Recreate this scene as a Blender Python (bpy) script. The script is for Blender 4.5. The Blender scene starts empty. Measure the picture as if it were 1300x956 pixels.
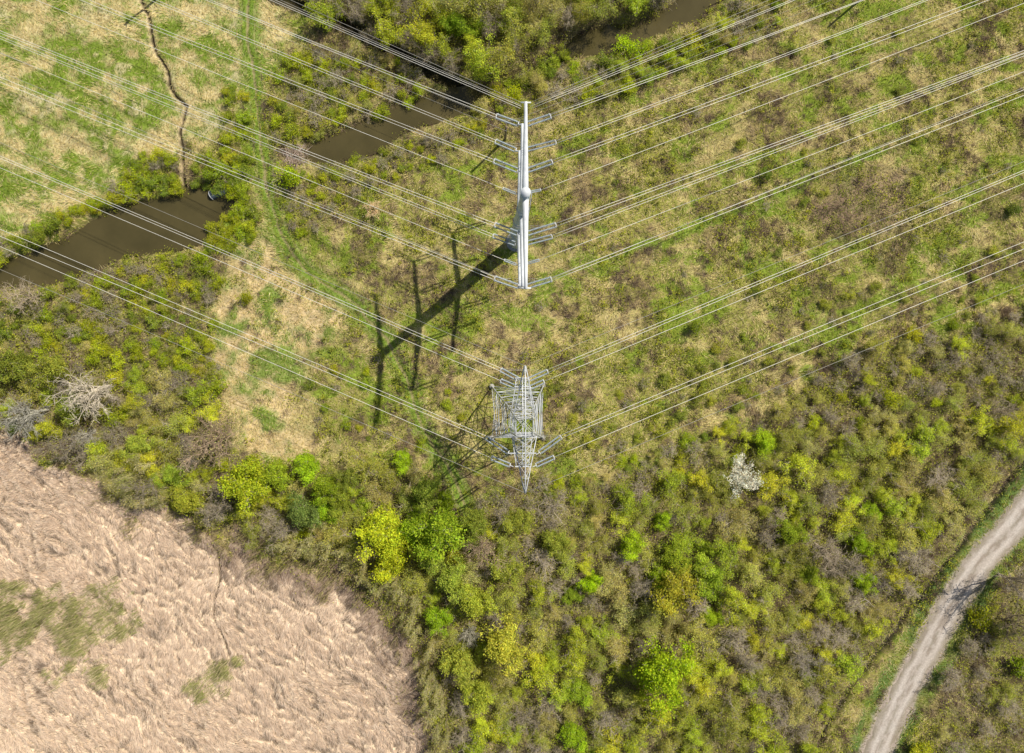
import bpy, math, random
import numpy as np
from mathutils import Vector, Matrix, Quaternion

SEED = 7
rs = np.random.RandomState(SEED)
random.seed(SEED)
col = bpy.context.scene.collection
R = math.radians

# ------------------------------------------------------------------ camera model
# survey of the picture: 1300 wide, principal point (650,433), point straight below the drone (626,456)
F, PP, NAD, CAMH = 867.0, (650.0, 433.0), (626.0, 456.0), 130.0
dc = Vector((NAD[0] - PP[0], -(NAD[1] - PP[1]), -F)).normalized()
CQ = dc.rotation_difference(Vector((0, 0, -1)))
CR = np.array(CQ.to_matrix())

def W(u, v, z=0.0):
    d = CR @ np.array([(u - PP[0]) / F, -(v - PP[1]) / F, -1.0])
    t = (z - CAMH) / d[2]
    return np.array([d[0] * t, d[1] * t, z])

def PX(x, y, z=0.0):
    p = np.stack([np.asarray(x, float), np.asarray(y, float), np.asarray(z, float) - CAMH + 0 * np.asarray(x, float)])
    c = np.tensordot(CR.T, p, 1)
    return PP[0] + F * c[0] / -c[2], PP[1] - F * c[1] / -c[2]

# ------------------------------------------------------------------ helpers
def make_mesh(name, V, faces, colr=None, smooth=False):
    """faces: list of int arrays (n,k)"""
    me = bpy.data.meshes.new(name)
    V = np.asarray(V, np.float32)
    me.vertices.add(len(V)); me.vertices.foreach_set('co', V.ravel())
    faces = [np.asarray(f, np.int32) for f in faces if len(f)]
    loops = np.concatenate([f.ravel() for f in faces])
    tot = np.concatenate([np.full(len(f), f.shape[1], np.int32) for f in faces])
    start = np.concatenate([[0], np.cumsum(tot)[:-1]]).astype(np.int32)
    me.loops.add(len(loops)); me.loops.foreach_set('vertex_index', loops)
    me.polygons.add(len(tot)); me.polygons.foreach_set('loop_start', start)
    if smooth: me.polygons.foreach_set('use_smooth', np.ones(len(tot), bool))
    me.update(calc_edges=True)
    if colr is not None:
        a = me.color_attributes.new('col', 'FLOAT_COLOR', 'POINT')
        c = np.ones((len(V), 4), np.float32); c[:, :3] = colr
        a.data.foreach_set('color', c.ravel())
    return me

def link(name, me, mat=None, parent=None, **kw):
    o = bpy.data.objects.new(name, me); col.objects.link(o)
    if mat is not None and me is not None and not me.materials: me.materials.append(mat)
    if parent is not None: o.parent = parent
    for k, v in kw.items(): o[k] = v
    return o

def thing(name, label, cat, loc=(0, 0, 0), rz=0.0, group=None):
    o = bpy.data.objects.new(name, None); col.objects.link(o)
    o.location = loc; o.rotation_euler = (0, 0, rz); o['label'] = label; o['category'] = cat
    o.empty_display_size = 0.3
    if group: o['group'] = group
    return o

class MB:
    def __init__(s): s.v = []; s.f = {}; s.c = []; s.n = 0
    def add(s, V, Fs, c=None):
        V = np.asarray(V, float).reshape(-1, 3)
        s.v.append(V)
        for f in Fs:
            f = np.asarray(f, int)
            if len(f): s.f.setdefault(f.shape[1], []).append(f + s.n)
        cc = np.ones((len(V), 3)) if c is None else np.broadcast_to(np.asarray(c, float), (len(V), 3))
        s.c.append(cc); s.n += len(V); return s
    def tubes(s, P0, P1, R0, R1, n=4, c=None, cap=False):
        P0 = np.asarray(P0, float).reshape(-1, 3); P1 = np.asarray(P1, float).reshape(-1, 3); m = len(P0)
        R0 = np.broadcast_to(np.asarray(R0, float), m); R1 = np.broadcast_to(np.asarray(R1, float), m)
        d = P1 - P0; d /= np.maximum(np.linalg.norm(d, axis=1, keepdims=True), 1e-9)
        h = np.where(np.abs(d[:, 2:3]) > .9, np.array([[1., 0, 0]]), np.array([[0, 0, 1.]]))
        a = np.cross(d, h); a /= np.linalg.norm(a, axis=1, keepdims=True); b = np.cross(d, a)
        th = (np.arange(n) + .5) * 2 * np.pi / n
        ring = np.cos(th)[None, :, None] * a[:, None] + np.sin(th)[None, :, None] * b[:, None]
        V = np.concatenate([P0[:, None] + ring * R0[:, None, None], P1[:, None] + ring * R1[:, None, None]], 1)
        k = np.arange(n); q = np.stack([k, (k + 1) % n, (k + 1) % n + n, k + n], 1)
        Fq = (q[None] + (np.arange(m) * 2 * n)[:, None, None]).reshape(-1, 4)
        Fs = [Fq]
        if cap:
            e = np.stack([np.arange(n)[::-1], np.arange(n) + n])
            Fs.append((e[None] + (np.arange(m) * 2 * n)[:, None, None]).reshape(-1, n))
        if c is not None:
            c = np.asarray(c, float)
            if c.ndim == 2: c = np.repeat(c, 2 * n, 0)
        return s.add(V, Fs, c)
    def path(s, P, r, n=4, c=None):
        """continuous tube along the points"""
        P = np.asarray(P, float); m = len(P); r = np.broadcast_to(np.asarray(r, float), m)
        d = np.gradient(P, axis=0); d /= np.maximum(np.linalg.norm(d, axis=1, keepdims=True), 1e-9)
        h = np.array([0, 0, 1.]) if np.mean(np.abs(d[:, 2])) < .85 else np.array([1., 0, 0])
        a = np.cross(d, h); a /= np.linalg.norm(a, axis=1, keepdims=True); b = np.cross(d, a)
        th = (np.arange(n) + .5) * 2 * np.pi / n
        V = P[:, None] + (np.cos(th)[None, :, None] * a[:, None] + np.sin(th)[None, :, None] * b[:, None]) * r[:, None, None]
        k = np.arange(n); q = np.stack([k, (k + 1) % n, (k + 1) % n + n, k + n], 1)
        Fq = (q[None] + (np.arange(m - 1) * n)[:, None, None]).reshape(-1, 4)
        e = np.stack([k[::-1], k + (m - 1) * n])
        return s.add(V, [Fq, e], c)
    def mesh(s, name, smooth=False):
        V = np.concatenate(s.v); C = np.concatenate(s.c)
        return make_mesh(name, V, [np.concatenate(f) for f in s.f.values()], C, smooth)
    def build(s, name, mat, parent=None, smooth=False, **kw):
        return link(name, s.mesh(name, smooth), mat, parent, **kw)

_tab = [np.random.RandomState(100 + i).rand(256, 256) for i in range(12)]
def vnoise(x, y, scale, seed=0):
    t = _tab[seed % 12]
    x = np.asarray(x) / scale + 37.3 * seed; y = np.asarray(y) / scale + 91.7 * seed
    xi = np.floor(x).astype(int); yi = np.floor(y).astype(int); fx = x - xi; fy = y - yi
    fx = fx * fx * (3 - 2 * fx); fy = fy * fy * (3 - 2 * fy)
    g = lambda i, j: t[(xi + i) & 255, (yi + j) & 255]
    return (g(0, 0) * (1 - fx) + g(1, 0) * fx) * (1 - fy) + (g(0, 1) * (1 - fx) + g(1, 1) * fx) * fy
def fbm(x, y, scale, seed=0, octs=4):
    s = 0; a = 1; t = 0
    for i in range(octs):
        s = s + a * vnoise(x, y, scale / 2 ** i, seed + i); t += a; a *= .55
    return s / t
def sstep(a, b, x):
    t = np.clip((x - a) / (b - a), 0, 1); return t * t * (3 - 2 * t)

def seg_dist(U, V, pts, closed):
    pts = np.asarray(pts, float); n = len(pts); best = np.full(np.shape(U), 1e9)
    for i in range(n if closed else n - 1):
        a = pts[i]; b = pts[(i + 1) % n]; d = b - a; L = d @ d
        t = np.clip(((U - a[0]) * d[0] + (V - a[1]) * d[1]) / L, 0, 1)
        best = np.minimum(best, np.hypot(U - a[0] - t * d[0], V - a[1] - t * d[1]))
    return best
def inside(U, V, pts):
    r = np.zeros(np.shape(U), bool); n = len(pts)
    for i in range(n):
        x0, y0 = pts[i]; x1, y1 = pts[(i + 1) % n]
        if y0 == y1: continue
        c = ((y0 > V) != (y1 > V)) & (U < (x1 - x0) * (V - y0) / (y1 - y0) + x0)
        r ^= c
    return r
def sd(U, V, pts):   # negative inside
    d = seg_dist(U, V, pts, True); return np.where(inside(U, V, pts), -d, d)

# ------------------------------------------------------------------ materials
def nt(name):
    m = bpy.data.materials.new(name); m.use_nodes = True
    t = m.node_tree; t.nodes.clear()
    out = t.nodes.new('ShaderNodeOutputMaterial'); return m, t, out
def N(t, typ, **kw):
    n = t.nodes.new(typ)
    for k, v in kw.items(): setattr(n, k, v)
    return n
def mulc(t, a, b):
    m = N(t, 'ShaderNodeMix', data_type='RGBA', blend_type='MULTIPLY'); m.inputs[0].default_value = 1
    t.links.new(a, m.inputs[6]); t.links.new(b, m.inputs[7]); return m.outputs[2]

def mat_veg(name, transl=0.3, objcol=True, noise=None):
    m, t, out = nt(name)
    at = N(t, 'ShaderNodeAttribute', attribute_name='col'); c = at.outputs['Color']
    if objcol:
        oi = N(t, 'ShaderNodeObjectInfo'); c = mulc(t, c, oi.outputs['Color'])
    if noise:
        tc = N(t, 'ShaderNodeNewGeometry')
        nz = N(t, 'ShaderNodeTexNoise'); nz.inputs['Scale'].default_value = noise[0]; nz.inputs['Detail'].default_value = 4
        t.links.new(tc.outputs['Position'], nz.inputs['Vector'])
        mr = N(t, 'ShaderNodeMapRange'); mr.inputs[1].default_value = .25; mr.inputs[2].default_value = .75
        mr.inputs[3].default_value = noise[1]; mr.inputs[4].default_value = noise[2]
        t.links.new(nz.outputs['Fac'], mr.inputs[0]); c = mulc(t, c, mr.outputs[0])
    df = N(t, 'ShaderNodeBsdfDiffuse'); t.links.new(c, df.inputs[0])
    last = df.outputs[0]
    if transl > 0:
        tr = N(t, 'ShaderNodeBsdfTranslucent'); t.links.new(c, tr.inputs[0])
        mx = N(t, 'ShaderNodeMixShader'); mx.inputs[0].default_value = transl
        t.links.new(df.outputs[0], mx.inputs[1]); t.links.new(tr.outputs[0], mx.inputs[2]); last = mx.outputs[0]
    t.links.new(last, out.inputs[0]); return m

def mat_pbr(name, c, rough=.5, metal=0., noise=None, spec=.5):
    m, t, out = nt(name)
    b = N(t, 'ShaderNodeBsdfPrincipled'); b.inputs['Base Color'].default_value = (*c, 1)
    b.inputs['Roughness'].default_value = rough; b.inputs['Metallic'].default_value = metal
    b.inputs['Specular IOR Level'].default_value = spec
    if noise:
        g = N(t, 'ShaderNodeNewGeometry')
        nz = N(t, 'ShaderNodeTexNoise'); nz.inputs['Scale'].default_value = noise[0]; nz.inputs['Detail'].default_value = 5
        t.links.new(g.outputs['Position'], nz.inputs['Vector'])
        rp = N(t, 'ShaderNodeValToRGB'); e = rp.color_ramp.elements
        e[0].position = .3; e[1].position = .7
        e[0].color = (*[x * noise[1] for x in c], 1); e[1].color = (*[min(1, x * noise[2]) for x in c], 1)
        t.links.new(nz.outputs['Fac'], rp.inputs[0]); t.links.new(rp.outputs[0], b.inputs['Base Color'])
    t.links.new(b.outputs[0], out.inputs[0]); return m

M_ground = mat_veg('ground_soil', 0, False, (2.2, .72, 1.28))
M_grass = mat_veg('grass_blades', .25, False)
M_leaf = mat_veg('leaves', .45, True)
M_bark = mat_veg('bark', 0, True, (3., .7, 1.25))
M_road = mat_veg('gravel', 0, False, (3.5, .82, 1.18))
M_paint = mat_pbr('light_grey_coated_steel', (.70, .73, .76), .5, 0, (1.1, .82, 1.1))
M_galv = mat_pbr('galvanised_steel', (.60, .62, .64), .45, .15, (1.5, .85, 1.12))
M_ins = mat_pbr('insulator_porcelain', (.36, .42, .47), .25, 0, (2., .85, 1.15))
M_fit = mat_pbr('bright_fittings', (.68, .69, .70), .35, .1, (2., .92, 1.05))
M_cable = mat_pbr('aluminium_cable', (.88, .85, .77), .5, .1, (.3, .9, 1.08))
M_cable2 = mat_pbr('weathered_cable', (.42, .40, .36), .6, .2, (.3, .9, 1.08))
M_wood = mat_pbr('weathered_wood', (.22, .17, .12), .85, 0, (4., .7, 1.3))
M_corr = mat_pbr('corrugated_zinc', (.20, .235, .28), .5, .4, (1.8, .4, 1.3))
# murky brown water
M_water, t_, o_ = nt('murky_water')
b_ = N(t_, 'ShaderNodeBsdfPrincipled'); b_.inputs['Roughness'].default_value = .06
b_.inputs['IOR'].default_value = 1.33
g_ = N(t_, 'ShaderNodeNewGeometry'); n_ = N(t_, 'ShaderNodeTexNoise'); n_.inputs['Scale'].default_value = .12; n_.inputs['Detail'].default_value = 4
t_.links.new(g_.outputs['Position'], n_.inputs['Vector'])
r_ = N(t_, 'ShaderNodeValToRGB'); r_.color_ramp.elements[0].color = (.062, .052, .021, 1); r_.color_ramp.elements[1].color = (.098, .080, .033, 1)
r_.color_ramp.elements[0].position = .35; r_.color_ramp.elements[1].position = .68
t_.links.new(n_.outputs['Fac'], r_.inputs[0]); t_.links.new(r_.outputs[0], b_.inputs['Base Color'])
n2 = N(t_, 'ShaderNodeTexNoise'); n2.inputs['Scale'].default_value = 1.6; t_.links.new(g_.outputs['Position'], n2.inputs['Vector'])
bp = N(t_, 'ShaderNodeBump'); bp.inputs['Strength'].default_value = .06; bp.inputs['Distance'].default_value = .1
t_.links.new(n2.outputs['Fac'], bp.inputs['Height']); t_.links.new(bp.outputs[0], b_.inputs['Normal'])
t_.links.new(b_.outputs[0], o_.inputs[0])

# ------------------------------------------------------------------ plan of the land (surveyed on the picture, then laid on the ground)
RIVER_A = [(-260, 430), (-120, 380), (0, 339), (25, 327), (75, 310), (115, 284), (160, 263), (200, 256), (232, 246), (262, 239), (290, 243), (297, 255), (284, 270), (262, 284), (257, 303), (212, 315), (160, 319), (109, 342), (63, 355), (36, 362), (0, 363), (-60, 378), (-260, 450)]
RIVER_B = [(392, 182), (434, 167), (457, 160), (468, 149), (498, 137), (523, 129), (545, 122), (590, 116), (640, 99), (700, 72), (727, 52), (747, 40), (792, 33), (850, 14), (872, -5), (960, -60), (1100, -140), (1130, -110), (990, -40), (896, 2), (884, 22), (843, 36), (792, 57), (754, 64), (722, 70), (660, 104), (600, 136), (564, 148), (536, 153), (495, 176), (487, 186), (462, 192), (430, 204), (402, 203), (390, 196)]
DITCH = [(300, -40), (350, -4), (430, 26), (500, 66), (560, 96), (596, 116)]
CREEK = [(172, -60), (180, 0), (190, 22), (192, 45), (200, 68), (212, 88), (216, 108), (222, 122), (236, 136), (232, 152), (227, 166), (231, 190), (233, 215), (234, 242)]
TRAIL = [(316, -40), (318, 60), (322, 110), (330, 170), (336, 225), (346, 265), (358, 300), (382, 335), (412, 362), (452, 388), (490, 430), (515, 480), (532, 530), (560, 580), (590, 640)]
ROAD = [(1420, 520), (1340, 600), (1283, 672), (1248, 708), (1212, 762), (1182, 818), (1152, 870), (1128, 920), (1100, 990), (1080, 1060), (1050, 1160)]
ROADW = [18, 18, 19, 18, 17, 16, 15.5, 15.5, 15.5, 15.5, 15.5]
RDITCH = [(1400, 470), (1298, 592), (1255, 648), (1200, 722), (1150, 784), (1090, 862), (1050, 930), (1020, 1000)]
MEADOW = [(-400, -300), (330, -300), (345, 0), (375, 45), (345, 85), (330, 115), (300, 140), (290, 180), (235, 190), (185, 215), (150, 245), (95, 265), (45, 295), (0, 322), (-400, 440)]
STRAW = [(285, 305), (325, 255), (345, 290), (385, 345), (450, 395), (440, 430), (385, 460), (375, 520), (430, 575), (350, 600), (300, 560), (262, 470), (262, 420), (285, 370)]
REED = [(-400, 470), (0, 553), (60, 588), (130, 622), (200, 652), (290, 682), (350, 695), (415, 722), (480, 775), (520, 830), (545, 880), (560, 960), (580, 1100), (-400, 1100)]
REEDG = [[(-40, 725), (25, 735), (45, 775), (28, 820), (-40, 830)], [(58, 752), (115, 728), (165, 755), (160, 800), (120, 825), (50, 822), (45, 790)], [(88, 842), (125, 838), (118, 868), (80, 872)], [(220, 852), (300, 838), (310, 872), (230, 885)]]
WOODS = [[(-100, 430), (120, 450), (265, 478), (285, 540), (300, 565), (360, 605), (440, 600), (470, 590), (500, 580), (600, 640), (700, 612), (860, 590), (900, 545), (985, 520), (1100, 440), (1420, 380), (1300, 590), (1200, 715), (1090, 855), (1020, 990), (960, 1150), (640, 1150), (560, 960), (530, 830), (480, 770), (415, 720), (350, 690), (210, 640), (60, 580), (-100, 530)],
         [(335, -120), (960, -120), (870, 0), (845, 20), (745, 42), (715, 66), (640, 92), (590, 112), (500, 62), (430, 25)],
         [(1420, 650), (1310, 690), (1240, 765), (1205, 830), (1180, 900), (1140, 1000), (1420, 1000)]]
PINK = [(1060, 215), (1150, 200), (1175, 260), (1130, 310), (1050, 310), (1020, 275)]
SCRUBW = [(-60, 375), (60, 362), (155, 326), (257, 318), (282, 360), (272, 440), (282, 482), (120, 455), (-60, 430)]
SCRUBN = [(350, 60), (470, 55), (560, 100), (520, 128), (460, 155), (395, 178), (350, 200), (352, 215), (430, 207), (500, 180), (600, 145), (660, 116), (720, 82), (850, 40), (1010, -10), (1000, 40), (880, 85), (750, 130), (640, 190), (540, 210), (460, 245), (420, 300), (380, 310), (345, 250), (335, 150), (345, 90)]

XS = np.linspace(-118, 118, 788); YS = np.linspace(-98, 88, 622)
def outer(a0, n=13, s=1.62, step=3.0):
    d = step * np.cumsum(s ** np.arange(n)); return a0 + d
def full(c):
    return np.concatenate([(-outer(-c[0]))[::-1], c, outer(c[-1])])
FX, FY = full(XS), full(YS)
GX, GY = np.meshgrid(FX, FY)
u0, v0 = PX(GX, GY, 0 * GX)
# ragged borders
j1 = (fbm(GX, GY, 5, 1, 4) - .5) * 2; j2 = (fbm(GX, GY, 5, 5, 4) - .5) * 2
U = u0 + j1 * 16; V = v0 + j2 * 16
Us = u0 + j1 * 5; Vs = v0 + j2 * 5
river = np.minimum(sd(Us, Vs, RIVER_A), sd(Us, Vs, RIVER_B))
riverw = river
ditch = seg_dist(Us, Vs, DITCH, False)
creek = seg_dist(u0 + j1 * 3, v0 + j2 * 3, CREEK, False)
trail = seg_dist(Us, Vs, TRAIL, False)
roadd = seg_dist(u0, v0, ROAD, False)
rditch = seg_dist(Us, Vs, RDITCH, False)
meadow = sstep(10, -14, sd(U, V, MEADOW))
strawz = sstep(28, -30, sd(u0 + j1 * 34, v0 + j2 * 34, STRAW))
reedd = sd(u0 + j1 * 44 + (n_a := (fbm(GX, GY, 1.8, 11, 3) - .5) * 22), v0 + j2 * 44 + n_a, REED); reed = sstep(4, -6, reedd)
reedg = np.max([sstep(8, -14, sd(u0 + j1 * 60, v0 + j2 * 60, p)) for p in REEDG], 0)
woods = np.max([sstep(14, -16, sd(U, V, p)) for p in WOODS], 0) * (1 - reed)
pink = sstep(10, -25, sd(U, V, PINK))
scrubw = np.maximum(sstep(10, -14, sd(U, V, SCRUBW)), sstep(10, -14, sd(U, V, SCRUBN)))
n_big = fbm(GX, GY, 18, 2, 4); n_mid = fbm(GX, GY, 6, 3, 4); n_sm = fbm(GX, GY, 2.2, 4, 3); n_fi = fbm(GX, GY, .9, 6, 2)
n_gr = fbm(GX, GY, 9, 8, 4)

# --- heights
reed_flow = lambda u, v: R(-28) - R(42) * np.clip(u / 480, 0, 1) ** 1.2
fa = reed_flow(u0, v0) + (n_big - .5) * 2.2
fl = GX * np.cos(fa) + GY * np.sin(fa); fp = -GX * np.sin(fa) + GY * np.cos(fa)
# lodged reed ridges follow the flow (domain-warped stretched noise)
wx = GX + (n_mid - .5) * 5; wy = GY + (n_gr - .5) * 5
am = R(-45)
la = wx * math.cos(am) + wy * math.sin(am); lb = -wx * math.sin(am) + wy * math.cos(am)
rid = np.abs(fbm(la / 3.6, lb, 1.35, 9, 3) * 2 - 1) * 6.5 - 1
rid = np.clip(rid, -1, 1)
Z = (n_big - .5) * .7 * 1 + (n_mid - .5) * .5 + (n_sm - .5) * .75 * (1 - .5 * meadow) + (n_fi - .5) * .2
Z += reed * (-(n_sm - .5) * .75 + rid * .17 + .1)
flat = sstep(50, 22, roadd); Z = Z * (1 - flat)
bank = sstep(16, -6, river); Z = Z * (1 - bank) - 1.9 * bank
Z -= 1.7 * sstep(12, 3, ditch) + .45 * sstep(3, .8, seg_dist(u0 + j1 * 5, v0 + j2 * 5, [(268, 690), (277, 700), (280, 735), (272, 762), (272, 786), (283, 806), (291, 832)], False)) + .7 * sstep(3.2, .8, creek) + .9 * sstep(6, 1.5, rditch) + .12 * sstep(4, 1, trail)
far = sstep(0, 1, np.maximum(np.maximum(np.abs(GX) - 118, 0), np.maximum(np.abs(GY) - 98, 0)) / 150)
Z = Z * (1 - far)
Z = np.where(roadd < 25, Z - .06 * sstep(25, 20, roadd), Z)

def mix(a, b, t): return a * (1 - t[..., None]) + np.asarray(b) * t[..., None]
n_c1 = fbm(GX * .8 - GY * .3, GY * 1.2 + GX * .15, 4.6, 1, 3); n_c2 = fbm(GX, GY, 5.2, 6, 3); n_c3 = fbm(GX, GY, 4.2, 10, 3)
f_gr = sstep(.52, .60, n_c1 * .75 + n_sm * .25); f_st = sstep(.53, .61, n_c2 * .75 + n_sm * .25); f_br = sstep(.56, .63, n_c3 * .75 + n_sm * .25)
C = np.zeros(GX.shape + (3,)) + np.array([.275, .272, .066])             # rough field, olive-brown
C = mix(C, [.50, .405, .19], f_st * .62)                                     # straw drifts
C = mix(C, [.20, .27, .034], f_gr * .9)                                     # grass colonies
C = mix(C, [.23, .155, .085], f_br * .62)                                   # dead brown stands
C = mix(C, [.22, .15, .11], pink * .8)
n_me = fbm(GX * .8 + GY * .35, GY * 1.5, 5.5, 7, 4)
mead = mix(np.zeros_like(C) + np.array([.54, .46, .24]), [.18, .25, .035], sstep(.34, .58, n_me * .5 + n_sm * .5))
mead = mix(mead, [.60, .50, .31], sstep(.56, .66, n_sm * .5 + n_mid * .5) * .7)
glane = np.minimum(seg_dist(U, V, [(800, 322), (900, 282), (1000, 242), (1100, 200), (1320, 118)], False), seg_dist(U, V, [(985, 250), (955, 285), (950, 330)], False) + 2)
glane = glane + (1 - sstep(.42, .56, n_mid)) * 9
C = mix(C, [.19, .28, .035], sstep(12, 3, glane) * .85)
C = mix(C, mead, meadow)
st = mix(np.zeros_like(C) + np.array([.54, .42, .24]), [.19, .25, .055], sstep(.46, .62, n_gr * .3 + n_mid * .4 + n_sm * .3))
C = mix(C, st, strawz)
C = mix(C, [.17, .16, .055], scrubw * .6)
C = mix(C, [.20, .17, .075], woods * .85)
gs = sstep(16, 6, np.abs(trail - 3))
C = mix(C, [.165, .255, .035], gs * .95)
C = mix(C, [.30, .235, .13], sstep(2.4, .8, trail) * .85); C = mix(C, [.34, .30, .14], sstep(2.2, .6, np.abs(trail - 9)) * .6)
rc = mix(np.zeros_like(C) + np.array([.72, .575, .40]), [.56, .42, .28], sstep(.5, .72, n_sm))
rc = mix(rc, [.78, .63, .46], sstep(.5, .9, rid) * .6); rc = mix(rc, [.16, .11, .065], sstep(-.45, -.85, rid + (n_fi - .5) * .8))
rc = mix(rc, [.25, .23, .085], reedg * .45)
rcr = seg_dist(u0 + j1 * 5, v0 + j2 * 5, [(268, 690), (277, 700), (280, 735), (272, 762), (272, 786), (283, 806), (291, 832)], False)
rc = mix(rc, [.09, .06, .035], sstep(2.6, .8, rcr))
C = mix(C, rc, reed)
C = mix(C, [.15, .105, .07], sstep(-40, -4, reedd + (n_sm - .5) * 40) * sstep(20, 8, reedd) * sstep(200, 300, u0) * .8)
C = mix(C, [.46, .36, .22], sstep(5.5, 3, creek) * .7); C = mix(C, [.045, .034, .022], sstep(2.2, .9, creek))
C = mix(C, [.10, .075, .045], sstep(12, 2, river))
C = mix(C, [.035, .028, .018], sstep(14, 7, ditch) * .92)  # near-black ditch band: deep shade below the trees put into the ground colour
C = mix(C, [.13, .19, .05], sstep(42, 34, roadd) * (1 - sstep(.55, .7, n_mid) * .6))
C = mix(C, [.035, .032, .02], sstep(5, 2, rditch))
C = mix(C, [.36, .30, .25], sstep(24, 18, roadd + (n_sm - .5) * 10))
C *= (.88 + .38 * n_fi)[..., None]

ny, nx = GX.shape
ii = np.arange(nx * ny).reshape(ny, nx)
quads = np.stack([ii[:-1, :-1], ii[:-1, 1:], ii[1:, 1:], ii[1:, :-1]], -1).reshape(-1, 4)
me = make_mesh('ground', np.stack([GX, GY, Z], -1).reshape(-1, 3), [quads], C.reshape(-1, 3), True)
link('ground', me, M_ground, kind='structure')

cx0, cy0 = np.searchsorted(FX, XS[0]), np.searchsorted(FY, YS[0])
def samp(A, x, y):
    i = np.clip(np.round((np.asarray(x) - XS[0]) / (XS[1] - XS[0])).astype(int), 0, len(XS) - 1) + cx0
    j = np.clip(np.round((np.asarray(y) - YS[0]) / (YS[1] - YS[0])).astype(int), 0, len(YS) - 1) + cy0
    return A[j, i]
def gz(x, y): return float(samp(Z, x, y))

# --- water: two sheets, cut wide and hidden under the banks
def poly_sheet(name, pts, z, mat, grow):
    P = np.array(pts, float); cpt = P
    d = np.roll(P, -1, 0) - np.roll(P, 1, 0); nrm = np.stack([d[:, 1], -d[:, 0]], 1); nrm /= np.linalg.norm(nrm, axis=1, keepdims=True)
    Q = P + nrm * grow
    if not inside(np.array([P[4][0] - nrm[4][0]]), np.array([P[4][1] - nrm[4][1]]), pts)[0]: Q = P - nrm * grow
    Vv = np.array([W(a, b, z) for a, b in Q])
    import bmesh
    bm = bmesh.new(); f = bm.faces.new([bm.verts.new(p) for p in Vv])
    if f.normal.z < 0: f.normal_flip()
    bmesh.ops.triangulate(bm, faces=[f]); m = bpy.data.meshes.new(name); bm.normal_update()
    bmesh.ops.recalc_face_normals(bm, faces=bm.faces)
    bm.to_mesh(m); bm.free()
    return link(name, m, mat, kind='structure')
poly_sheet('river_water', RIVER_A, -.85, M_water, 7)
poly_sheet('river_water', RIVER_B, -.85, M_water, 7)

# --- gravel track, slightly crowned, ragged borders
rp = np.array([W(a, b)[:2] for a, b in ROAD]); rw = np.array(ROADW) * .15
s = np.concatenate([[0], np.cumsum(np.linalg.norm(np.diff(rp, axis=0), axis=1))])
ss = np.arange(0, s[-1], .3); cxr = np.interp(ss, s, rp[:, 0]); cyr = np.interp(ss, s, rp[:, 1])
k_ = np.ones(25) / 25; pad = lambda a: np.convolve(np.pad(a, 12, mode='edge'), k_, 'valid')
cxr, cyr = pad(cxr), pad(cyr); ww = np.interp(ss, s, rw)
tx, ty = np.gradient(cxr), np.gradient(cyr); L_ = np.hypot(tx, ty); tx /= L_; ty /= L_
T = np.linspace(-1, 1, 23)
ox = -ty; oy = tx
edge = (vnoise(cxr, cyr, 1.1, 3) - .5) * 1.1 + (vnoise(cxr, cyr, 3.5, 4) - .5) * .8
lat = T[None] * (ww[:, None] + edge[:, None] * np.abs(T[None]) ** 3)
rx = cxr[:, None] + ox[:, None] * lat; ry = cyr[:, None] + oy[:, None] * lat
rzv = .03 + .06 * (1 - T[None] ** 2) - .09 * np.abs(T[None]) ** 8 + 0 * rx
tn = fbm(ss[:, None] / 6 + 0 * rx, lat, .5, 4, 3); gn = fbm(rx, ry, 1.2, 7, 3)
rcol = np.zeros(rx.shape + (3,)) + np.array([.44, .385, .335])
rcol = mix(rcol, [.29, .24, .195], sstep(.48, .62, tn) * .85); rcol = mix(rcol, [.60, .54, .48], (np.exp(-((np.abs(T[None]) - .45) / .16) ** 2) + 0 * rx) * .55)
rcol = mix(rcol, [.56, .51, .46], sstep(.5, .7, gn) * .5)
rcol = mix(rcol, [.27, .23, .165], sstep(.55, .95, np.abs(T[None]) + 0 * rx + (gn - .5) * .6) * .75)
rcol = mix(rcol, [.25, .215, .16], np.exp(-(T[None] / .13) ** 2) * sstep(.4, .6, gn) * .7)
m_, k2 = rx.shape; jj = np.arange(m_ * k2).reshape(m_, k2)
q = np.stack([jj[:-1, :-1], jj[:-1, 1:], jj[1:, 1:], jj[1:, :-1]], -1).reshape(-1, 4)
# (lat grows along +o = left of travel: wind so that the normal is up)
me = make_mesh('gravel_track', np.stack([rx, ry, rzv], -1).reshape(-1, 3), [q[:, ::-1]], rcol.reshape(-1, 3), True)
link('gravel_track', me, M_road, kind='structure')

# ------------------------------------------------------------------ ground cover: blades, litter
def blades(name, x, y, ang, L, w, rise, colr, label=None, base=0.02):
    n = len(x); z = samp(Z, x, y) + base
    dx, dy = np.cos(ang), np.sin(ang)
    B0 = np.stack([x - dy * w / 2, y + dx * w / 2, z], 1); B1 = np.stack([x + dy * w / 2, y - dx * w / 2, z], 1)
    hl = L * np.sqrt(np.clip(1 - rise ** 2, .02, 1))
    Tp = np.stack([x + dx * hl, y + dy * hl, z + L * rise], 1)
    Vv = np.stack([B0, B1, Tp], 1).reshape(-1, 3)
    Cc = np.repeat(colr * 1.08, 3, 0); Cc[2::3] *= 1.12
    me = make_mesh(name, Vv, [np.arange(3 * n).reshape(-1, 3)], Cc)
    return link(name, me, M_grass, kind='stuff')

def rnd_xy(n):
    return rs.uniform(-106, 108, n), rs.uniform(-90, 76, n)
def pick(pal, wgt, n):
    pal = np.array(pal); i = rs.choice(len(pal), n, p=np.array(wgt) / sum(wgt)); return pal[i]
STR = [(.72, .60, .28), (.62, .50, .22), (.80, .69, .38), (.52, .40, .18)]
GRN = [(.25, .31, .045), (.18, .24, .035), (.34, .37, .055), (.42, .41, .085)]
BRN = [(.25, .19, .115), (.32, .24, .155), (.17, .125, .08), (.38, .30, .19)]

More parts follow.
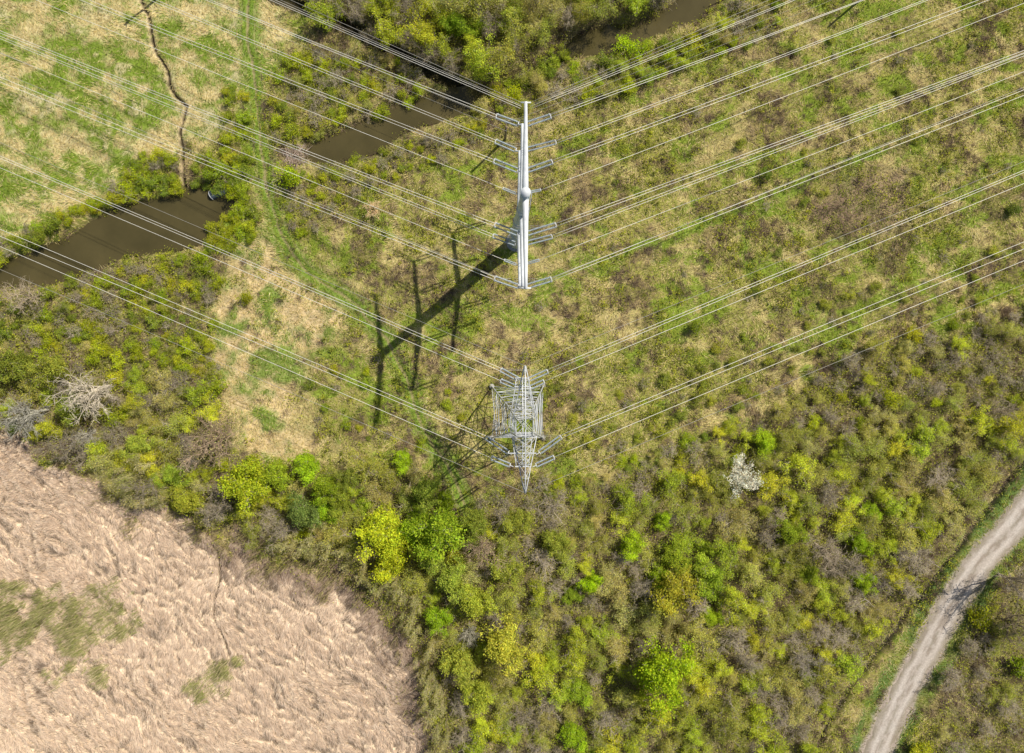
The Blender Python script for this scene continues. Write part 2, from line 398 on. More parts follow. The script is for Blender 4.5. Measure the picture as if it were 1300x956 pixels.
# meadow, straw patch and the rough field
x, y = rnd_xy(760000)
bad = (samp(river, x, y) < 5) | (samp(roadd, x, y) + rs.normal(0, 1.6, len(x)) < 18) | (samp(reed, x, y) > .5) | (samp(creek, x, y) < 2.2) | (samp(trail, x, y) < 1.2) | (samp(rditch, x, y) < 3.2) | (samp(ditch, x, y) < 9)
x, y = x[~bad], y[~bad]
mw, sw, ww_ = samp(meadow, x, y), samp(strawz, x, y), samp(woods, x, y)
keep = rs.rand(len(x)) < np.where(ww_ > .5, .45, 1); x, y, mw, sw, ww_ = x[keep], y[keep], mw[keep], sw[keep], ww_[keep]
gr, md, sm, bg = samp(n_gr, x, y), samp(n_mid, x, y), samp(n_sm, x, y), samp(n_big, x, y)
open_ = np.maximum(mw, sw)
vergeg = np.maximum(sstep(12, 3, samp(glane, x, y)) * .9, sstep(20, 8, samp(trail, x, y)) * .95); vergeg = np.maximum(vergeg, sstep(40, 30, samp(roadd, x, y)) * .9)
pg = np.where(mw > .5, sstep(.33, .58, samp(n_me, x, y) * .5 + sm * .5) * .75 + .12, np.where(sw > rs.rand(len(x)), sstep(.46, .62, gr * .3 + md * .4 + sm * .3) * .8 + .08, np.clip(.43 + .5 * samp(f_gr, x, y) - .22 * samp(f_st, x, y) - .18 * samp(f_br, x, y), .04, .95)))
pg = np.clip(np.maximum(pg, vergeg), 0, .95)
pb = np.where(open_ > .5, .05, .10 + .48 * samp(f_br, x, y) + .2 * ww_ + .5 * samp(pink, x, y))
r = rs.rand(len(x))
cg, cs, cb = pick(GRN, [4, 3, 3, 2], len(x)), pick(STR, [4, 4, 2, 2], len(x)), pick(BRN, [3, 3, 2, 2], len(x))
cc = np.where((r < pg)[:, None], cg, np.where((rs.rand(len(x)) < pb)[:, None], cb, cs))
dull = np.where(open_ > .5, 1., .90)[:, None]
cc = np.where(((r < pg) & (open_ > .5))[:, None], cc * np.array([.78, .9, .72]), cc)
cc = cc * dull * rs.uniform(.75, 1.2, (len(x), 1))
ang = fbm(x, y, 7, 10, 3) * 14 + rs.normal(0, .55, len(x))
isg = r < pg
L = np.where(isg, rs.uniform(.25, .6, len(x)), rs.uniform(.4, 1.0, len(x)))
rise = np.where(isg, rs.uniform(.35, .85, len(x)), rs.uniform(.08, .5, len(x)))
blades('grass', x, y, ang, L, rs.uniform(.05, .13, len(x)), rise, cc)

# the flattened reed bed
x, y = rs.uniform(-106, 0, 420000), rs.uniform(-92, -10, 420000)
ok = (samp(reed, x, y) > .4) & (samp(rcr, x, y) > 1.5); x, y = x[ok], y[ok]
uu, vv = PX(x, y, 0 * x)
fl_a = reed_flow(uu, vv) + (samp(n_big, x, y) - .5) * 2.6 + (samp(n_mid, x, y) - .5) * 2.6 + rs.normal(0, .42, len(x))
rg = samp(reedg, x, y) * (.35 + .9 * sstep(.38, .6, samp(n_sm, x, y))) > rs.rand(len(x)) * 1.25 + .05
cc = pick([(.74, .585, .445), (.63, .485, .36), (.80, .665, .525), (.47, .35, .25), (.27, .19, .13)], [4, 4, 2.4, 2.4, 1.2], len(x))
cg = pick([(.27, .28, .09), (.33, .33, .12), (.22, .23, .075), (.48, .40, .23)], [3, 3, 2, 2], len(x))
cc = np.where(rg[:, None], cg, cc) * rs.uniform(.8, 1.15, (len(x), 1))
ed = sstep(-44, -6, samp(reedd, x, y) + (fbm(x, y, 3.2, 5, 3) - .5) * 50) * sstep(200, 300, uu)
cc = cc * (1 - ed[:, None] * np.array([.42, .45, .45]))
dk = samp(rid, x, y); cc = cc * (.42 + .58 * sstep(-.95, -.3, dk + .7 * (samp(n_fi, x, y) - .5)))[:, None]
fl_a = np.where(rg, R(215) + rs.normal(0, .3, len(x)), fl_a)
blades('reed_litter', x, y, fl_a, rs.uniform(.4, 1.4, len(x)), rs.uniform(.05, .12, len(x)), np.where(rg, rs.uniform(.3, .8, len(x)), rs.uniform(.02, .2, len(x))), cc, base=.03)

# reeds still standing: the fringe on the right of the bed and the green stands inside it
x, y = rs.uniform(-106, 0, 300000), rs.uniform(-92, -10, 300000)
uu, vv = PX(x, y, 0 * x); rd_ = samp(reedd, x, y) + (fbm(x, y, 2.6, 8, 3) - .5) * 46
band = sstep(-20, -4, rd_) * sstep(16, 4, rd_) * sstep(90, 170, uu) * sstep(.40, .55, fbm(x, y, 2.2, 3, 2))
gst = samp(reedg, x, y) * sstep(.36, .58, samp(n_sm, x, y)) * (samp(reed, x, y) > .5)
r = rs.rand(len(x)); ok = (r < np.maximum(band * .55, gst * .38)); x, y, band, gst = x[ok], y[ok], band[ok], gst[ok]; n = len(x)
cc = np.where((gst > band)[:, None], pick([(.36, .36, .14), (.42, .41, .18), (.28, .30, .11), (.60, .49, .31)], [3, 3, 2, 3.5], n), pick([(.44, .38, .17), (.34, .32, .12), (.50, .40, .24), (.24, .19, .11)], [3, 3, 2, 2], n)) * rs.uniform(.8, 1.15, (n, 1))
blades('standing_reeds', x, y, rs.uniform(0, 6.28, n), rs.uniform(1.2, 3.0, n), rs.uniform(.06, .12, n), rs.uniform(.9, .99, n), cc)

# low scrub of the field: twigs and leaf tufts that nobody could count
def leaf_quads(P, size, rng, up=.6):
    n = len(P)
    nr = rng.normal(0, 1, (n, 3)); nr /= np.linalg.norm(nr, axis=1, keepdims=True); nr[:, 2] = np.abs(nr[:, 2]) + up
    nr /= np.linalg.norm(nr, axis=1, keepdims=True)
    a = np.cross(nr, rng.normal(0, 1, (n, 3))); a /= np.linalg.norm(a, axis=1, keepdims=True); b = np.cross(nr, a)
    s = np.asarray(size).reshape(-1, 1) * np.ones((n, 1))
    V = np.stack([P - a * s, P + b * s * .6, P + a * s, P - b * s * .6], 1).reshape(-1, 3)
    return V, np.arange(4 * n).reshape(-1, 4)

nc = 42000
x, y = rnd_xy(nc)
dens = .75 * sstep(.44, .60, fbm(x, y, 6, 7, 4)) + .10 + .3 * samp(f_br, x, y) - .2 * samp(f_st, x, y)
dens = dens * (1 - samp(meadow, x, y)) * (1 - .85 * samp(strawz, x, y)) + .5 * samp(scrubw, x, y) + .6 * samp(woods, x, y)
ok = (rs.rand(nc) < dens) & (samp(river, x, y) > 3) & (samp(roadd, x, y) > 24) & (samp(reed, x, y) < .3) & (samp(trail, x, y) > 5) & (samp(rditch, x, y) > 3) & (samp(ditch, x, y) > 10)
x, y = x[ok], y[ok]; n = len(x)
green = rs.rand(n) < (.45 + .5 * sstep(.42, .6, fbm(x, y, 6, 11, 3)) - .35 * samp(f_br, x, y))
npl = 22
cxp = np.repeat(np.stack([x, y, samp(Z, x, y)], 1), npl, 0); sg = np.repeat(rs.uniform(.2, .7, n), npl)
P = cxp + np.stack([rs.normal(0, 1, n * npl) * sg, rs.normal(0, 1, n * npl) * sg, np.abs(rs.normal(.45, .35, n * npl)) * (.6 + 1.3 * sg)], 1)
gsel = np.repeat(green, npl)
base = np.repeat(np.where(rs.rand(n, 1) < .35, [[.42, .43, .04]], [[.27, .29, .045]]), npl, 0)
Vv, Ff = leaf_quads(P[gsel], rs.uniform(.08, .19, gsel.sum()), rs)
sc = MB(); sc.add(Vv, [Ff], np.repeat(base[gsel] * rs.uniform(.7, 1.25, (gsel.sum(), 1)), 4, 0))
Q = cxp[~gsel]; nq = len(Q); sgq = sg[~gsel]
a0 = rs.uniform(0, 6.28, nq); ln = rs.uniform(.4, 1.1, nq)
p0 = Q + np.stack([rs.normal(0, .3, nq) * sgq, rs.normal(0, .3, nq) * sgq, 0 * a0], 1)
p1 = p0 + np.stack([np.cos(a0) * ln, np.sin(a0) * ln, rs.uniform(.15, .8, nq)], 1)
tw = pick([(.34, .25, .17), (.42, .33, .24), (.20, .14, .10), (.36, .25, .18)], [3, 2, 3, 2], nq)
sc.tubes(p0, p1, .022, .010, 3, tw)
sc.build('low_scrub', M_grass, kind='stuff')

# undergrowth of the woodland: a haze of grey-brown rods and small leaves
x, y = rnd_xy(330000)
fr = sstep(-34, -4, samp(reedd, x, y) + (fbm(x, y, 3.5, 2, 3) - .5) * 60) * sstep(40, 140, PX(x, y, 0 * x)[0]) * (samp(reedd, x, y) < 6)
wd = samp(woods, x, y) + .35 * samp(scrubw, x, y) + .5 * fr
ok = (rs.rand(len(x)) < wd * .9) & (samp(river, x, y) > 2) & (samp(roadd, x, y) > 26) & (samp(rditch, x, y) > 4) & (samp(ditch, x, y) > 9) & ((samp(reed, x, y) < .4) | (rs.rand(len(x)) < fr * .5))
x, y = x[ok], y[ok]; n = len(x)
hm = np.where(samp(woods, x, y) > .5, 1., .5)
p0 = np.stack([x, y, samp(Z, x, y) + rs.uniform(0, .8, n) * hm], 1)
dd = np.stack([rs.normal(0, .6, n), rs.normal(0, .6, n), rs.uniform(.2, 1.5, n)], 1) * hm[:, None]
h2 = n // 2
tone = .86 + .5 * fbm(x, y, 6, 3, 3)
ug = MB(); ug.tubes(p0[:h2], p0[:h2] + dd[:h2], .024, .010, 3, pick([(.52, .43, .29), (.60, .51, .37), (.38, .30, .20), (.49, .37, .27)], [3, 2, 2, 2], h2) * tone[:h2, None])
Vv, Ff = leaf_quads(p0[h2:] + dd[h2:] * rs.uniform(.4, 1.3, (n - h2, 1)), rs.uniform(.06, .15, n - h2), rs)
ug.add(Vv, [Ff], np.repeat(pick([(.50, .52, .05), (.38, .42, .055), (.58, .57, .065), (.47, .43, .15)], [3, 3, 1.5, 2], n - h2) * tone[h2:, None], 4, 0))
ug.build('undergrowth', M_grass, kind='stuff')

# ------------------------------------------------------------------ woody plants
def grow(rng, H, Rr, stems=5, subs=6, twigs=4, tip=2, lean=(0, 0), r0=.11, split=.12, fine=False, upr=.55, wob=.16):
    segs = []; tips = []
    def branch(p, d, L, r, n, lev):
        pts = [p.copy()]; dd = d.copy()
        for i in range(n):
            dd = dd + rng.normal(0, wob, 3) + np.array([0, 0, .05]); dd /= np.linalg.norm(dd)
            q = pts[-1] + dd * L / n
            ra = r * (1 - .8 * i / n); rb = r * (1 - .8 * (i + 1) / n)
            segs.append((pts[-1], q, ra, rb)); pts.append(q)
        return pts, dd
    base = np.zeros(3); top = np.array([lean[0] * split, lean[1] * split, H * split])
    segs.append((base, top, r0 * 1.25, r0))
    for k in range(stems):
        a = 2 * math.pi * (k + rng.uniform(-.3, .3)) / stems
        out = rng.uniform(.35, 1.0) * Rr if k else rng.uniform(0, .3) * Rr
        tgt = np.array([math.cos(a) * out + lean[0], math.sin(a) * out + lean[1], H * rng.uniform(.72, 1.0)])
        d = tgt - top; L = np.linalg.norm(d) * .92; d /= L
        d = d * .8 + np.array([0, 0, upr * .35]); d /= np.linalg.norm(d)
        pts, _ = branch(top, d, L, r0 * .62, 5, 0)
        for s_ in range(subs):
            i = rng.randint(1, 6); b = pts[i]
            sd_ = rng.normal(0, 1, 3); sd_[2] = abs(sd_[2]) * .6 + .1
            sd_ += np.array([b[0] - lean[0] * .5, b[1] - lean[1] * .5, 0]) / max(Rr, .1) * .9; sd_ /= np.linalg.norm(sd_)
            sp, _ = branch(b, sd_, Rr * rng.uniform(.3, .62), r0 * .24, 3, 1)
            tips.append(sp[-1])
            for t in range(twigs):
                b2 = sp[rng.randint(1, 4)]; td = sd_ + rng.normal(0, .65, 3); td /= np.linalg.norm(td)
                tp, _ = branch(b2, td, Rr * rng.uniform(.14, .34), r0 * .11, tip, 2)
                tips.append(tp[-1])
                if fine:
                    for f in range(4):
                        fd = td + rng.normal(0, .6, 3); fd /= np.linalg.norm(fd)
                        fp, _ = branch(tp[rng.randint(0, len(tp))], fd, Rr * rng.uniform(.1, .24), r0 * .075, 1, 3)
                        tips.append(fp[-1])
    return segs, np.array(tips)

PROTO = {}
def proto(kind, i):
    key = (kind, i)
    if key in PROTO: return PROTO[key]
    rng = np.random.RandomState(abs(hash(kind)) % 1 + sum(map(ord, kind)) * 13 + i * 101)
    bark = np.array([.30, .255, .195])
    if kind in ('leafing', 'olive'):
        segs, tips = grow(rng, 6.2, 2.5, 6, 7, 5, 2, r0=.12)
        nclump, per, sig, size, sparse = (120, 20, .30, .10, 900) if kind == 'leafing' else (110, 15, .34, .088, 1300)
    elif kind == 'dense':
        segs, tips = grow(rng, 5.0, 2.4, 7, 7, 4, 2, r0=.10); nclump, per, sig, size, sparse = 240, 26, .28, .105, 1200
    elif kind == 'bush':
        segs, tips = grow(rng, 2.3, 1.45, 6, 5, 3, 2, r0=.06, split=.06); nclump, per, sig, size, sparse = 62, 18, .22, .09, 320
    elif kind == 'bare':
        segs, tips = grow(rng, 6.0, 2.7, 7, 7, 6, 2, r0=.15, fine=True); nclump, per, sig, size, sparse = 0, 0, 0, .09, 260
    elif kind == 'dead':
        segs, tips = grow(rng, 5.0, 2.9, 6, 8, 5, 2, r0=.19, split=.22, fine=True, lean=(2.2, .4)); nclump = per = sig = size = sparse = 0
        bark = np.array([.42, .39, .33])
    elif kind == 'twiggy':
        segs, tips = grow(rng, 2.2, 1.5, 8, 6, 4, 2, r0=.06, split=.05, fine=True); nclump, per, sig, size, sparse = 6, 14, .3, .08, 260
    elif kind == 'blossom':
        segs, tips = grow(rng, 5.0, 2.5, 7, 8, 5, 2, r0=.12); nclump, per, sig, size, sparse = 150, 16, .24, .09, 900
    elif kind == 'rod':
        segs, tips = grow(rng, 7.0, .95, 9, 6, 3, 2, r0=.075, split=.02, upr=1.2, wob=.06); nclump, per, sig, size, sparse = 20, 8, .22, .10, 150
        bark = np.array([.46, .41, .24])
    rot = 0
    A = np.array([s_[0] for s_ in segs]); B = np.array([s_[1] for s_ in segs])
    ra = np.array([s_[2] for s_ in segs]); rb = np.array([s_[3] for s_ in segs])
    cb = bark[None] * rng.uniform(.75, 1.3, (len(A), 1))
    big = ra > (.02 if kind not in ('bare', 'dead') else .03)
    fl = .012
    ra2, rb2 = np.maximum(ra, fl), np.maximum(rb, fl)
    if kind in ('leafing', 'olive', 'bush', 'twiggy') and len(tips) > 20:
        ta = np.arctan2(tips[:, 1], tips[:, 0]); g0 = rng.uniform(-3.14, 3.14)
        gap = (np.abs((ta - g0 + np.pi) % (2 * np.pi) - np.pi) < rng.uniform(.25, .6)) & (np.hypot(tips[:, 0], tips[:, 1]) > .8 * rng.rand())
        tips = tips[~gap]
    t = MB(); t.tubes(A[big], B[big], ra2[big], rb2[big], 5, cb[big])
    if (~big).sum(): t.tubes(A[~big], B[~big], ra2[~big], rb2[~big], 3, cb[~big] * 1.1)
    out = {'trunk': t.mesh(kind + '_trunk', True)}
    if nclump or sparse:
        P = []; shade = []
        if nclump:
            ctr = tips[rng.randint(0, len(tips), nclump)] + rng.normal(0, .15, (nclump, 3))
            P.append(np.repeat(ctr, per, 0) + rng.normal(0, sig, (nclump * per, 3)) * np.array([1, 1, .7]))
            shade.append(np.repeat(rng.uniform(.55, 1.35, nclump), per))
        if sparse:
            P.append(tips[rng.randint(0, len(tips), sparse)] + rng.normal(0, .25, (sparse, 3))); shade.append(rng.uniform(.7, 1.2, sparse))
        P = np.concatenate(P); shade = np.concatenate(shade) * rng.uniform(.8, 1.2, len(P))
        P[:, 2] = np.maximum(P[:, 2], .15)
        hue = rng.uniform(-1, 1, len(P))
        cl = np.stack([shade * (1 + .14 * hue), shade, shade * (1 - .1 * hue)], 1) * np.clip(.66 + .5 * P[:, 2:3] / max(P[:, 2].max(), .1), 0, 1.1)  # leaves darken towards the ground: crown shading put into the colour
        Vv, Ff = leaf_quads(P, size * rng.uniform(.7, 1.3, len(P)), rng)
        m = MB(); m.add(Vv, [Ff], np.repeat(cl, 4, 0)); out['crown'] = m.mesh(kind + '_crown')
    PROTO[key] = out; return out
NVAR = {'leafing': 4, 'olive': 4, 'dense': 3, 'bush': 4, 'bare': 3, 'dead': 2, 'twiggy': 3, 'blossom': 1, 'rod': 4}
SIZE = {'leafing': 5.4, 'olive': 5.4, 'dense': 5.2, 'bush': 3.1, 'bare': 5.8, 'dead': 6.2, 'twiggy': 3.2, 'blossom': 5.6, 'rod': 2.2}
HGT = {'leafing': 6.2, 'olive': 6.2, 'dense': 5, 'bush': 2.3, 'bare': 6, 'dead': 5, 'twiggy': 2.2, 'blossom': 5, 'rod': 7}
NAME = {'leafing': 'leafing_tree', 'olive': 'budding_tree', 'dense': 'leafy_tree', 'bush': 'leafy_bush', 'bare': 'bare_tree', 'dead': 'dead_tree', 'twiggy': 'twiggy_bush', 'blossom': 'blossom_tree', 'rod': 'sapling'}
CAT = {'leafing': 'tree', 'olive': 'tree', 'dense': 'tree', 'bush': 'bush', 'bare': 'tree', 'dead': 'tree', 'twiggy': 'bush', 'blossom': 'tree', 'rod': 'sapling'}
TINT = {'leafing': [(.51, .55, .045), (.45, .52, .05), (.56, .58, .05)], 'olive': [(.42, .44, .075), (.48, .47, .10), (.38, .41, .075), (.52, .48, .15)],
        'dense': [(.33, .45, .025), (.31, .40, .035)], 'bush': [(.42, .49, .025), (.34, .42, .03), (.27, .34, .04), (.47, .49, .03)],
        'bare': [(.48, .44, .16)], 'dead': [(1, 1, 1)], 'twiggy': [(.33, .35, .08), (.42, .38, .17)], 'blossom': [(.80, .79, .66)], 'rod': [(.48, .45, .15), (.40, .40, .10)]}
PART = {'trunk': M_bark, 'twigs': M_bark, 'crown': M_leaf}
DESC = {'leafing': 'airy yellow-green tree coming into leaf', 'olive': 'olive tree with thin half-open leaves', 'dense': 'rounded bright green tree in full leaf', 'bush': 'leafy yellow-green bush', 'bare': 'bare grey-brown tree with fine twigs',
        'dead': 'pale grey dead tree with spreading branches', 'twiggy': 'low brown leafless bush', 'blossom': 'white blossoming tree', 'rod': 'slender upright sapling with olive twigs'}
placed = []
def plant(kind, u, v, dpx, label=None, group=None, tint=None, rz=None, hs=1.0, wood=None):
    d = dpx * .15; sc_ = d / SIZE[kind]; h = HGT[kind] * sc_ * hs
    p = W(u, v, min(h * .75, 20) if kind != 'rod' else h * .5)
    x, y = float(p[0]), float(p[1])
    parts = proto(kind, random.randrange(NVAR[kind]))
    nm_ = NAME[kind]
    if kind == 'bush' and label: nm_ = 'riverside_bush' if ('river' in label or 'trail' in label) else 'low_bush' if ('field' in label or 'grass' in label) else nm_
    root = thing(nm_, label or DESC[kind], CAT[kind], (x, y, gz(x, y) - .08), random.uniform(0, 6.28) if rz is None else rz, group)
    root.scale = (sc_, sc_, sc_ * hs)
    tc = tint or random.choice(TINT[kind]); f = random.uniform(.98, 1.42)
    for nm, me in parts.items():
        o = link(nm, me, PART[nm], root)
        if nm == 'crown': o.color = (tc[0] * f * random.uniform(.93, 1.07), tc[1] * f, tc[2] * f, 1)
        else:
            g = random.uniform(1.0, 1.6); wc = wood or (1, 1, 1); o.color = (wc[0] * g, wc[1] * g, wc[2] * g, 1)
    placed.append((u, v, dpx)); return root

# --- the ones you can point at
plant('blossom', 946, 606, 46, 'white blossoming tree at the top edge of the woodland', hs=.9)
plant('dense', 388, 591, 37, 'isolated round lime green tree beside the straw clearing', tint=(0.38, 0.50, 0.025), hs=.9)
plant('dense', 414, 625, 38, 'rounded green tree just below the isolated round lime tree', tint=(0.33, 0.44, 0.031))
plant('dense', 388, 652, 42, 'dull green rounded tree at the edge of the pale reed bed', tint=(0.21, 0.26, 0.062))
plant('dense', 478, 668, 62, 'large yellow-green tree with long crown beside the pale reed bed', tint=(.43, .50, .03), hs=.9)
plant('dense', 498, 712, 46, 'yellowish tree at the lower tip of the long yellow-green crown', tint=(.50, .54, .03))
plant('dense', 565, 672, 66, 'large fresh green tree right of the long yellow-green crown', tint=(0.32, 0.42, 0.031))
plant('dense', 305, 622, 62, 'broad yellow-green tree overhanging the top corner of the reed bed', tint=(0.41, 0.47, 0.031))
plant('dense', 345, 600, 40, 'yellow-green tree left of the isolated round lime tree', tint=(0.38, 0.47, 0.037))
plant('bush', 310, 378, 20, 'small lone yellow-green bush on the straw clearing', tint=(0.45, 0.45, 0.025))
plant('dense', 512, 584, 28, 'bright green tree left of the lattice pylon shadow', tint=(0.38, 0.50, 0.025), hs=.8)
plant('dense', 752, 740, 27, 'vivid lime green small tree in the middle of the woodland', tint=(0.45, 0.59, 0.019))
plant('dense', 806, 692, 34, 'bright green tree below and right of the lattice pylon', tint=(0.38, 0.50, 0.025))
plant('dense', 862, 752, 58, 'yellow-olive tree with a knobbly crown in the woodland', tint=(0.45, 0.44, 0.050))
plant('dense', 640, 822, 56, 'domed yellow-olive tree at the reed end of the woodland', tint=(0.46, 0.46, 0.062))
plant('dense', 840, 858, 70, 'large bright yellow-green tree at the lower middle of the woodland', tint=(0.40, 0.53, 0.025))
plant('dead', 118, 490, 74, 'largest pale grey dead tree above the reed bed, branches fanning left', rz=R(200), wood=(.95, .9, .84))
plant('dead', 38, 522, 62, 'grey dead tree with a spreading crown at the left edge', rz=R(190), wood=(.75, .77, .76))
plant('bare', 22, 374, 44, 'hazy grey bare tree at the left end of the lower river', wood=(1.5, 1.45, 1.4))
plant('dead', 108, 548, 36, 'small pale dead tree touching the reed bed margin', rz=R(235), wood=(.85, .85, .83))
plant('dead', 1052, 700, 62, 'brownish dead tree with radiating branches in the right woodland', rz=R(290), wood=(.85, .76, .66))
plant('dead', 1018, 838, 46, 'grey dead tree near the lower right of the woodland', rz=R(-50), wood=(.8, .75, .7))
plant('dead', 595, 800, 34, 'small ashen dead tree beside the reed bed saplings', rz=R(250), wood=(.8, .8, .74))
plant('dead', 1268, 525, 44, 'pale leaning dead tree near the right edge above the track', rz=R(35), wood=(.9, .8, .66))
plant('bare', 265, 560, 64, 'broad bare brown tree between the green trees and the clearing', wood=(1.25, 1.1, 1.0))
plant('bare', 612, 700, 52, 'bare brown tree right of the large fresh green tree', wood=(1.2, 1.05, .95))
plant('bare', 1322, 752, 60, 'large bare tree at the far edge of the track, its shadow falling on the gravel', hs=1.5)
plant('bare', 1312, 806, 60, 'big bare tree at the right border below the track', hs=1.2, wood=(.8, .75, .7))
for _u, _v, _d in ((238, 636, 38), (214, 604, 36), (172, 566, 34), (432, 636, 34), (446, 606, 30), (540, 626, 40), (602, 664, 40), (574, 738, 44), (606, 764, 46), (552, 716, 34), (646, 726, 42), (530, 700, 30), (582, 842, 46), (612, 890, 44), (60, 470, 46), (20, 462, 48), (88, 520, 36), (660, 664, 38), (700, 690, 36)):
    plant('dense', _u, _v, _d, 'soft olive green crown in the tree belt along the reed bed', 'soft green crowns along the reed bed', tint=random.choice([(.32, .38, .045), (.36, .41, .06), (.29, .34, .05), (.40, .42, .05)]), hs=random.uniform(.75, 1.05))
for _u, _v, _d in ((78, 566, 40), (268, 652, 40), (182, 622, 34), (352, 676, 34)):
    plant('bare', _u, _v, _d, 'tall bare tree casting a branchy shadow on the reed bed margin', 'bare trees at the top margin of the reed bed', hs=1.5)
plant('twiggy', 470, 264, 26, 'pale straw-coloured dry bush between the river and the pole shadow', wood=(2.2, 1.9, 1.5), tint=(0.62, 0.56, 0.312))
plant('bush', 885, 415, 24, 'dark green lone bush on the rough field right of the lattice pylon', tint=(0.25, 0.33, 0.031))
plant('bush', 1290, 265, 22, 'dark green bush on the rough field at the right edge', tint=(0.19, 0.25, 0.037))
plant('bush', 974, 222, 18, 'green bush on the rough field under the right-hand cables', tint=(0.22, 0.29, 0.037))
plant('bush', 293, 240, 24, 'lime bush hanging over the culvert mouth', tint=(.40, .48, .02))
plant('bush', 366, 222, 34, 'large lime bush beside the trail at the brush pile', tint=(0.41, 0.50, 0.019))
plant('bush', 848, 70, 20, 'vivid lime bush under the earth wires right of the monopole', tint=(0.42, 0.55, 0.019))
plant('bush', 800, 52, 34, 'bright lime bush on the river bank at the top', tint=(0.40, 0.53, 0.019))
plant('bush', 652, 118, 26, 'yellow-green bush beneath the upper tip of the monopole arm', tint=(0.45, 0.50, 0.019))

def zone(poly, n, kinds, dr, where, spacing=.72, tint=None, hs=(.55, .82), tints=None):
    P = np.array(poly, float); lo, hi = P.min(0), P.max(0); ks = list(kinds); wts = [kinds[k] for k in ks]; cnt = 0
    for _ in range(n * 25):
        if cnt >= n: break
        u, v = random.uniform(lo[0], hi[0]), random.uniform(lo[1], hi[1])
        if not inside(np.array([u]), np.array([v]), poly)[0]: continue
        d = random.uniform(*dr); k = random.choices(ks, wts)[0]
        if any((u - a) ** 2 + (v - b) ** 2 < (spacing * (d + c) / 2) ** 2 for a, b, c in placed): continue
        p = W(u, v); x, y = p[0], p[1]
        lim = .3 * d
        if samp(river, x, y) < 1 + lim * .3 or samp(roadd, x, y) < 20 + lim or samp(creek, x, y) < 5 or samp(rditch, x, y) < 2 + lim * .6 or samp(ditch, x, y) < 9 or samp(trail, x, y) < 8 + lim * .5: continue
        t = (d - dr[0]) / (dr[1] - dr[0]); sz = 'small' if t < .34 else 'mid-sized' if t < .67 else 'large'
        lab = f"{sz} {DESC[k]} {where}"
        plant(k, u, v, d, lab, lab, hs=random.uniform(*hs), tint=random.choice(tints) if tints else None); cnt += 1
    return cnt

WD = {'leafing': 3.6, 'olive': 5.5, 'dense': .9, 'bare': 3.6}
cn = {}
cn['north'] = zone([(370, -30), (880, -30), (835, -5), (745, 10), (705, 35), (650, 66), (600, 88), (540, 70), (470, 40), (400, 12)], 75, {'leafing': 5, 'olive': 5, 'dense': 1, 'bare': 3}, (30, 52), 'on the far river bank at the top', .58, hs=(.9, 1.25))
cn['nb'] = zone([(700, 88), (760, 72), (850, 48), (900, 30), (940, -20), (1010, -20), (985, 45), (860, 90), (740, 125), (640, 140), (610, 150)], 55, {'bush': 5, 'olive': 3, 'leafing': 2, 'twiggy': 3}, (14, 30), 'between the river and the upper cables', .62)
for _u, _v, _d in ((612, 128, 26), (630, 112, 30), (652, 100, 28), (668, 92, 30), (690, 82, 30), (706, 70, 26), (722, 62, 24), (640, 124, 22), (682, 100, 24), (604, 138, 18)):
    plant(random.choice(['leafing', 'bush', 'olive']), _u, _v, _d, 'leafy growth overhanging the narrow middle of the river above the monopole', 'growth overhanging the river above the monopole', hs=.75)
cn['mid'] = zone([(345, 70), (470, 62), (555, 100), (520, 126), (455, 152), (395, 174), (345, 180)], 60, {'bush': 6, 'twiggy': 3, 'olive': 1}, (13, 26), 'on the bank left of the upper river', .60)
cn['south'] = zone([(345, 212), (400, 212), (490, 192), (600, 152), (630, 160), (560, 205), (450, 245), (395, 300), (352, 290)], 60, {'bush': 4, 'twiggy': 4}, (9, 20), 'between the upper river and the monopole shadow', .72)
cn['culv'] = zone([(238, 192), (312, 200), (326, 262), (320, 312), (262, 318), (262, 286), (300, 262), (298, 240), (240, 236)], 34, {'bush': 1}, (14, 25), 'around the culvert end of the lower river', .55)
cn['bankA'] = zone([(178, 186), (230, 190), (236, 236), (200, 246), (150, 254), (100, 274), (30, 312), (0, 328), (-30, 335), (-30, 320), (60, 275), (140, 240)], 48, {'bush': 8, 'twiggy': 1}, (13, 26), 'on the meadow bank of the lower river', .52)
cn['tr'] = zone([(282, 105), (313, 112), (315, 160), (304, 200), (282, 198)], 10, {'bush': 1}, (12, 22), 'beside the trail above the culvert', .6)
cn['west'] = zone([(-30, 380), (60, 366), (150, 332), (255, 322), (280, 362), (270, 440), (280, 480), (120, 455), (-30, 430)], 130, {'bush': 8, 'twiggy': 3, 'olive': .6}, (10, 24), 'in the scrub below the lower river', .58)
cn['thick'] = zone([(-30, 436), (120, 455), (268, 482), (282, 545), (250, 600), (330, 575), (350, 610), (420, 600), (432, 680), (330, 682), (215, 632), (120, 590), (60, 572), (-30, 545)], 85, {'leafing': 5, 'olive': 5, 'dense': 1, 'bare': 3, 'bush': 2}, (20, 40), 'in the thicket above the reed bed', .60)
cn['cent'] = zone([(432, 600), (500, 585), (600, 645), (650, 660), (672, 970), (590, 970), (560, 820), (520, 740), (470, 715), (436, 680)], 60, WD, (24, 44), 'in the woodland next to the reed bed', .60)
cn['sw'] = zone([(650, 650), (720, 630), (860, 612), (960, 600), (960, 970), (665, 970)], 135, WD, (22, 46), 'in the middle of the woodland', .60)
cn['se'] = zone([(960, 560), (1100, 540), (1290, 520), (1296, 575), (1192, 710), (1080, 850), (1020, 970), (960, 970)], 130, {'leafing': 5, 'olive': 4.5, 'dense': .7, 'bare': 3}, (22, 44), 'in the woodland beside the track', .60)
